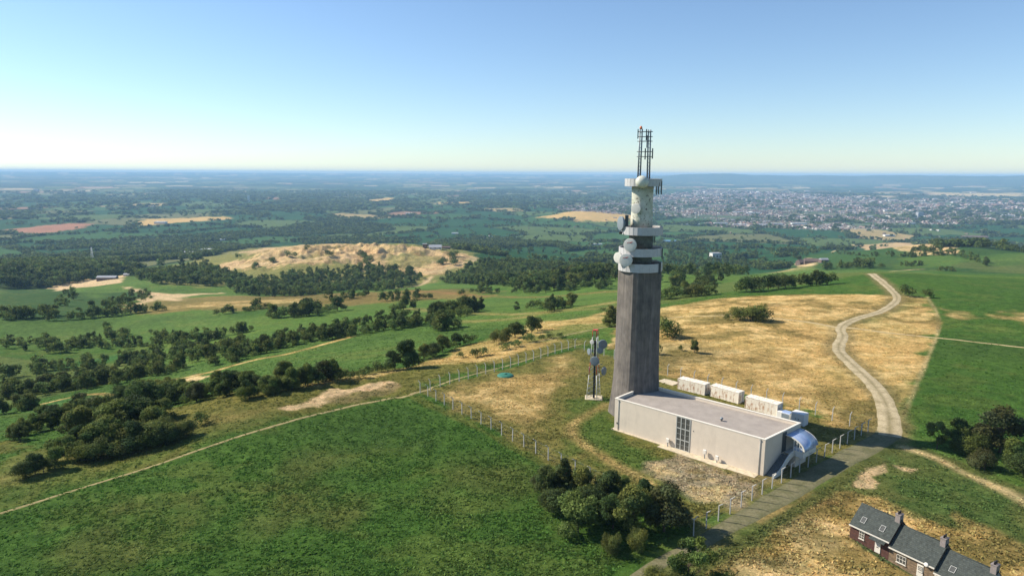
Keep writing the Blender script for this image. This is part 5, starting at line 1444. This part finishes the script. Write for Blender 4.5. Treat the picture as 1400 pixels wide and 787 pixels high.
for k in range(3):
    a = RNG.uniform(0, 6.28, n); w = RNG.uniform(0.16, 0.42, n); lx, ly = RNG.normal(0, 0.16, n), RNG.normal(0, 0.16, n)
    ox, oy = RNG.normal(0, 0.18, n), RNG.normal(0, 0.18, n); dx, dy = np.cos(a) * w, np.sin(a) * w
    Vt.append(np.stack([np.stack([x + ox - dx, y + oy - dy, z - 0.05], 1), np.stack([x + ox + dx, y + oy + dy, z - 0.05], 1),
                        np.stack([x + ox + dx * 0.5 + lx, y + oy + dy * 0.5 + ly, z + hgt], 1), np.stack([x + ox - dx * 0.5 + lx, y + oy - dy * 0.5 + ly, z + hgt], 1)], 1))
    Ct.append(np.repeat((cc * RNG.uniform(1.0, 1.75, n)[:, None] * np.stack([RNG.uniform(0.85, 1.1, n), np.ones(n), np.ones(n)], 1))[:, None], 4, 1))
Vt = np.concatenate(Vt).reshape(-1, 3); Ct = np.concatenate(Ct).reshape(-1, 3)
M["tuft"] = leaf_mat("grass_blades", (1.0, 1.0, 1.0), (1.0, 1.0, 1.0), False)
me = np_mesh("grass_tussocks", Vt, np.arange(len(Vt)).reshape(-1, 4), M["tuft"], np.clip(Ct, 0, 0.9))
o = bpy.data.objects.new("grass_tussocks", me); COL.objects.link(o); tag(o, "rough grass tussocks over the near fields and meadow", "grass", None, "stuff")

# hedges and woods of the plain
n = 900000
raz = RNG.uniform(-0.68, 0.68, n); rrad = np.exp(RNG.uniform(math.log(1500), math.log(11500), n))
x, y = rrad * np.sin(raz), rrad * np.cos(raz)
wx, wy = warp(x, y)
_, ed = voronoi(wx, wy, 430, 5)
wn_ = wood_mask(x, y); cl = fbm(x / 160, y / 160, 131, 3)
keep = ((ed < 18) & (cl > -0.12)) | ((wn_ > 0.2) & (RNG.uniform(0, 1, n) < 0.45)) | (RNG.uniform(0, 1, n) < 0.012)
u_ = sdist(x, y, URBAN); keep &= (u_ < 0) | (RNG.uniform(0, 1, n) < 0.16)
for it in PO:
    if it[0] == "p":
        bb = np.array(it[1])
        if np.hypot(*bb.mean(0)) > 950:
            keep &= ~((sdist(x, y, it[1]) > 12) & (np.hypot(x, y) < 60000))
x, y = x[keep], y[keep]
z = H(x, y); rad = np.hypot(x, y)
sel = RNG.permutation(len(x))[:24000]; x, y, z, rad = x[sel], y[sel], z[sel], rad[sel]
hh = RNG.uniform(9, 17, len(x)); sz = np.clip(rad / 4500, 0.8, 1.5)
near_ = rad < 2600
mass("plain_woodland", [(x[i], y[i], z[i], hh[i], 1.5, random.choice(("round", "round", "bush", "tall")), random.uniform(0.7, 1.1)) for i in np.where(near_)[0]], 110, 0.13, "leaf_far", "dark trees and hedges on the nearer plain")
mass("distant_woodland", [(x[i], y[i], z[i], hh[i] * sz[i], 1.9 * sz[i], random.choice(("round", "bush")), random.uniform(0.65, 1.05)) for i in np.where(~near_)[0]], 16, 0.33, "leaf_far", "lines of dark hedges and woods over the far plain", 16, ("round", "bush"))
print("plain trees", len(x))

# ------------------------------------------------------------------ far buildings
def far_building(name, px, py, L, Wd, h, rz, wall, roof, label, gable=0.0, group=None, cat="building"):
    p = castz(px, py); far = math.hypot(p.x, p.y); L, Wd, h, gable = (q * far / FOC for q in (L, Wd, h, gable)); o = empty(name, p, R(rz)); tag(o, label, cat, group)
    MB().box(-L / 2, L / 2, -Wd / 2, Wd / 2, -4, h).build("walls", M[wall], o)
    if gable:
        MB().add([(-L / 2 - .4, -Wd / 2 - .4, h + .02), (L / 2 + .4, -Wd / 2 - .4, h + .02), (L / 2 + .4, Wd / 2 + .4, h + .02), (-L / 2 - .4, Wd / 2 + .4, h + .02), (-L / 2 - .4, 0, h + gable), (L / 2 + .4, 0, h + gable)],
                 [(0, 1, 5, 4), (2, 3, 4, 5), (0, 4, 3), (1, 2, 5), (3, 2, 1, 0)]).build("roof", M[roof], o)
    else:
        MB().box(-L / 2 - .3, L / 2 + .3, -Wd / 2 - .3, Wd / 2 + .3, h + .02, h + .8).build("roof", M[roof], o)
    if far < 2700:
        for k in range(3):
            xx = (-0.36 + 0.36 * k) * L
            MB().box(xx - L * .07, xx + L * .07, -Wd / 2 - .08, -Wd / 2 - .004, h * .35, h * .7).build("window", M["pane"], o)
    return o
far_building("farmhouse", 1097, 361.5, 15, 8, 3.5, 20, "far_brown", "far_brown", "brown roofed farmhouse in the yard beyond the right crest", 3)
far_building("barn", 1110, 359.5, 18, 8, 3, -15, "far_brown", "far_brown", "long brown barn next to the farmhouse beyond the right crest", 3)
far_building("barn", 1126, 358, 10, 6, 3, 10, "far_brown", "far_roof", "small barn at the right end of the farmyard", 2)
far_building("tower_block", 978, 354, 13, 9, 8, 12, "far_wall", "far_roof", "pale square block standing alone among dark woods right of the tower")
far_building("cottage", 1069, 364, 5, 4, 2.5, 30, "far_brown", "far_roof", "small dark cottage on the green field left of the farm", 2)
far_building("long_barn", 147, 382, 22, 7, 2.8, 3, "far_brown", "far_roof", "dark low shed on the sandy yard left of the bare hill", 2)
far_building("farm_shed", 174, 377, 7, 5, 2, 3, "far_wall", "far_roof", "small pale shed at the right end of the sandy yard", 1.2)
far_building("white_shed", 190, 356, 28, 9, 2.5, 4, "far_wall", "far_shed", "long low white shed on the plain behind the left woods")
far_building("factory", 284, 347, 14, 9, 6, -10, "far_wall", "far_shed", "bright white factory block left behind the bare hill")
far_building("factory_annex", 263, 348, 22, 10, 3, -10, "far_brown", "far_roof", "low brown works beside the white factory block", 1.2)
far_building("industrial_shed", 595, 339.5, 17, 11, 2.2, 8, "far_wall", "far_roof", "pale arched industrial shed right behind the bare hill", 3)
far_building("silo_block", 581, 339, 6, 6, 5.5, 8, "far_brown", "far_roof", "dark square block at the left of the arched industrial shed")
far_building("works", 610, 340, 11, 6, 2.2, 8, "far_brown", "far_brown", "brown works at the right of the arched industrial shed", 1.5)
far_building("blue_depot", 915, 331, 26, 10, 2, 3, "far_blue", "far_blue", "blue roofed depot just right of the tower's galleries")
far_building("retail_shed", 1333, 326, 24, 12, 2.2, -4, "far_brown", "far_brown", "reddish roofed shed on the plain at the right", 1)
far_building("white_hall", 220, 306, 13, 7, 2.6, 0, "far_wall", "far_shed", "white hall in the yellow field on the left plain")
far_building("water_tower", 340, 276, 2.4, 2.4, 8, 0, "far_wall", "far_wall", "slender white tower rising from the left plain")
for px, py, L, lab in ((50, 261, 4, "small white block on the far left plain near the edge"), (210, 284, 5, "small pale farm on the dark left plain"), (400, 274, 6, "pale works on the plain above the bare hill's left part"), (530, 262, 6, "white block on the far plain above the bare hill"), (645, 261, 16, "cluster of white works on the far middle plain"), (660, 330, 10, "low pale roofs in the dark woods right of the bare hill"),
                       (622, 320, 9, "white sheds on the plain left of the tower"), (672, 324, 8, "pale sheds left of the tower on the dark plain"), (815, 335, 16, "low grey roof in the woods just left of the tower"), (300, 329, 14, "low farm on the plain left of the bare hill"), (560, 293, 10, "pale farm on the middle plain"), (1215, 323, 12, "red roofed shed beyond the right hill")):
    far_building("farm_building", px, py, L, 5, 1.8, 4, "far_wall", "far_shed" if L > 8 else "far_wall", lab)
for px, py, L in ((945, 307.5, 24), (985, 306, 18), (1012, 308, 20), (1040, 308, 16), (1060, 307, 18), (1092, 306.5, 20), (1010, 291, 15), (1030, 292, 16), (1070, 283, 20), (1105, 283, 14), (1120, 296, 11), (1185, 297, 14), (1250, 306, 14), (1280, 303, 14), (1215, 289, 14), (1380, 296, 18), (965, 272, 9), (900, 283, 12)):
    far_building("warehouse", px, py, L, 4.5, 1.5, gt.uniform(-8, 8), "far_wall", "far_shed", "pale flat roofed warehouse among the houses of the distant town", 0, "warehouses of the distant town")
far_building("city_tower", 1257, 297, 7, 4, 6, 10, "far_roof", "far_roof", "tall pale block rising in the centre of the distant town")
far_building("city_tower", 1286, 296, 7, 4, 5, 0, "far_brown", "far_roof", "broad brown block right of the tall pale one in the town")
far_building("city_tower", 1025, 271, 5, 3, 5, 0, "far_brown", "far_roof", "tall brownish block on the far left of the distant town")
# the mass of the town: small blocks with their own colours
n = 32000
raz = RNG.uniform(0.02, 0.70, n); rrad = np.exp(RNG.uniform(math.log(3600), math.log(13500), n))
x, y = rrad * np.sin(raz), rrad * np.cos(raz)
s = np.maximum(sdist(x, y, URBAN), sdist(x, y, URBAN2)) + 260 * fbm(x / 500, y / 500, 101, 3)
q = (s > 0) & (fbm(x / 240, y / 240, 103, 3) > -0.12)
q |= (RNG.uniform(0, 1, n) < 0.006)
x, y = x[q][:9500], y[q][:9500]; z = H(x, y); n = len(x)
sz = np.clip(np.hypot(x, y) / 6800, 0.7, 1.4)
L = RNG.choice([14, 18, 24, 34, 60], n, p=[.35, .3, .2, .1, .05]) * sz; Wd = RNG.uniform(9, 14, n) * sz * np.where(L > 50, 2.2, 1); hh = np.where(L > 40, RNG.uniform(8, 16, n), RNG.uniform(6, 10, n)) * sz
a = RNG.choice([0.1, 0.5, 1.2, 1.7], n) + RNG.normal(0, 0.12, n)
pal = np.array([(0.27, 0.19, 0.155), (0.36, 0.30, 0.26), (0.17, 0.12, 0.10), (0.46, 0.42, 0.38), (0.25, 0.155, 0.12), (0.58, 0.55, 0.50)])
ci = RNG.choice(6, n, p=[.26, .20, .20, .14, .14, .06])
ux, uy = np.cos(a), np.sin(a)
cor = []
for zz, gr in ((-3, 1), (1, 1)):
    for sx, sy in ((-1, -1), (1, -1), (1, 1), (-1, 1)):
        cor.append(np.stack([x + (ux * sx * L - uy * sy * Wd) / 2, y + (uy * sx * L + ux * sy * Wd) / 2, z + np.where(zz < 0, -4, hh * 0.65)], 1))
for sx in (-1, 1): cor.append(np.stack([x + ux * sx * L / 2, y + uy * sx * L / 2, z + hh], 1))
Vt = np.stack(cor, 1).reshape(-1, 3)
quads = np.array([(0, 1, 5, 4), (1, 2, 6, 5), (2, 3, 7, 6), (3, 0, 4, 7), (4, 5, 9, 8), (6, 7, 8, 9), (5, 6, 9, 9), (7, 4, 8, 8)])
Ft = (np.arange(n)[:, None, None] * 10 + quads[None]).reshape(-1, 4)
tri = Ft[:, 2] == Ft[:, 3]
colv = pal[ci][:, None, :] * np.ones((1, 10, 1)); colv[:, 8:] *= 0.8
me = bpy.data.meshes.new("distant_town")
me.from_pydata(Vt.tolist(), [], [tuple(f[:3]) if t else tuple(f) for f, t in zip(Ft.tolist(), tri)])
at = me.attributes.new("tint", 'FLOAT_COLOR', 'POINT'); c4 = np.ones((n * 10, 4), np.float32); c4[:, :3] = colv.reshape(-1, 3); at.data.foreach_set("color", c4.ravel())
me.materials.append(M["town"])
o = bpy.data.objects.new("distant_town", me); COL.objects.link(o); tag(o, "mass of small houses of the distant town on the plain at the right", "town", None, "stuff")

# lattice radio mast far left
p = castz(127, 361); o = empty("radio_mast", p); tag(o, "thin far lattice radio mast above the left woods", "mast")
d_ = math.hypot(p.x, p.y); hm = height_at(p.x, p.y, 338); mb = MB(); rr_ = hm * 0.008
for k in range(3):
    a = k * 2.094; mb.tube((math.cos(a) * hm * .12, math.sin(a) * hm * .12, -1), (math.cos(a) * hm * .02, math.sin(a) * hm * .02, hm), rr_, 5)
for j in range(10):
    f0, f1 = j / 10, (j + 1) / 10
    for k in range(3):
        a, b_ = k * 2.094, (k + 1) * 2.094; w0, w1 = hm * (.12 - .1 * f0), hm * (.12 - .1 * f1)
        mb.tube((math.cos(a) * w0, math.sin(a) * w0, f0 * hm), (math.cos(b_) * w1, math.sin(b_) * w1, f1 * hm), rr_ * .6, 4)
mb.build("lattice", M["white"], o)
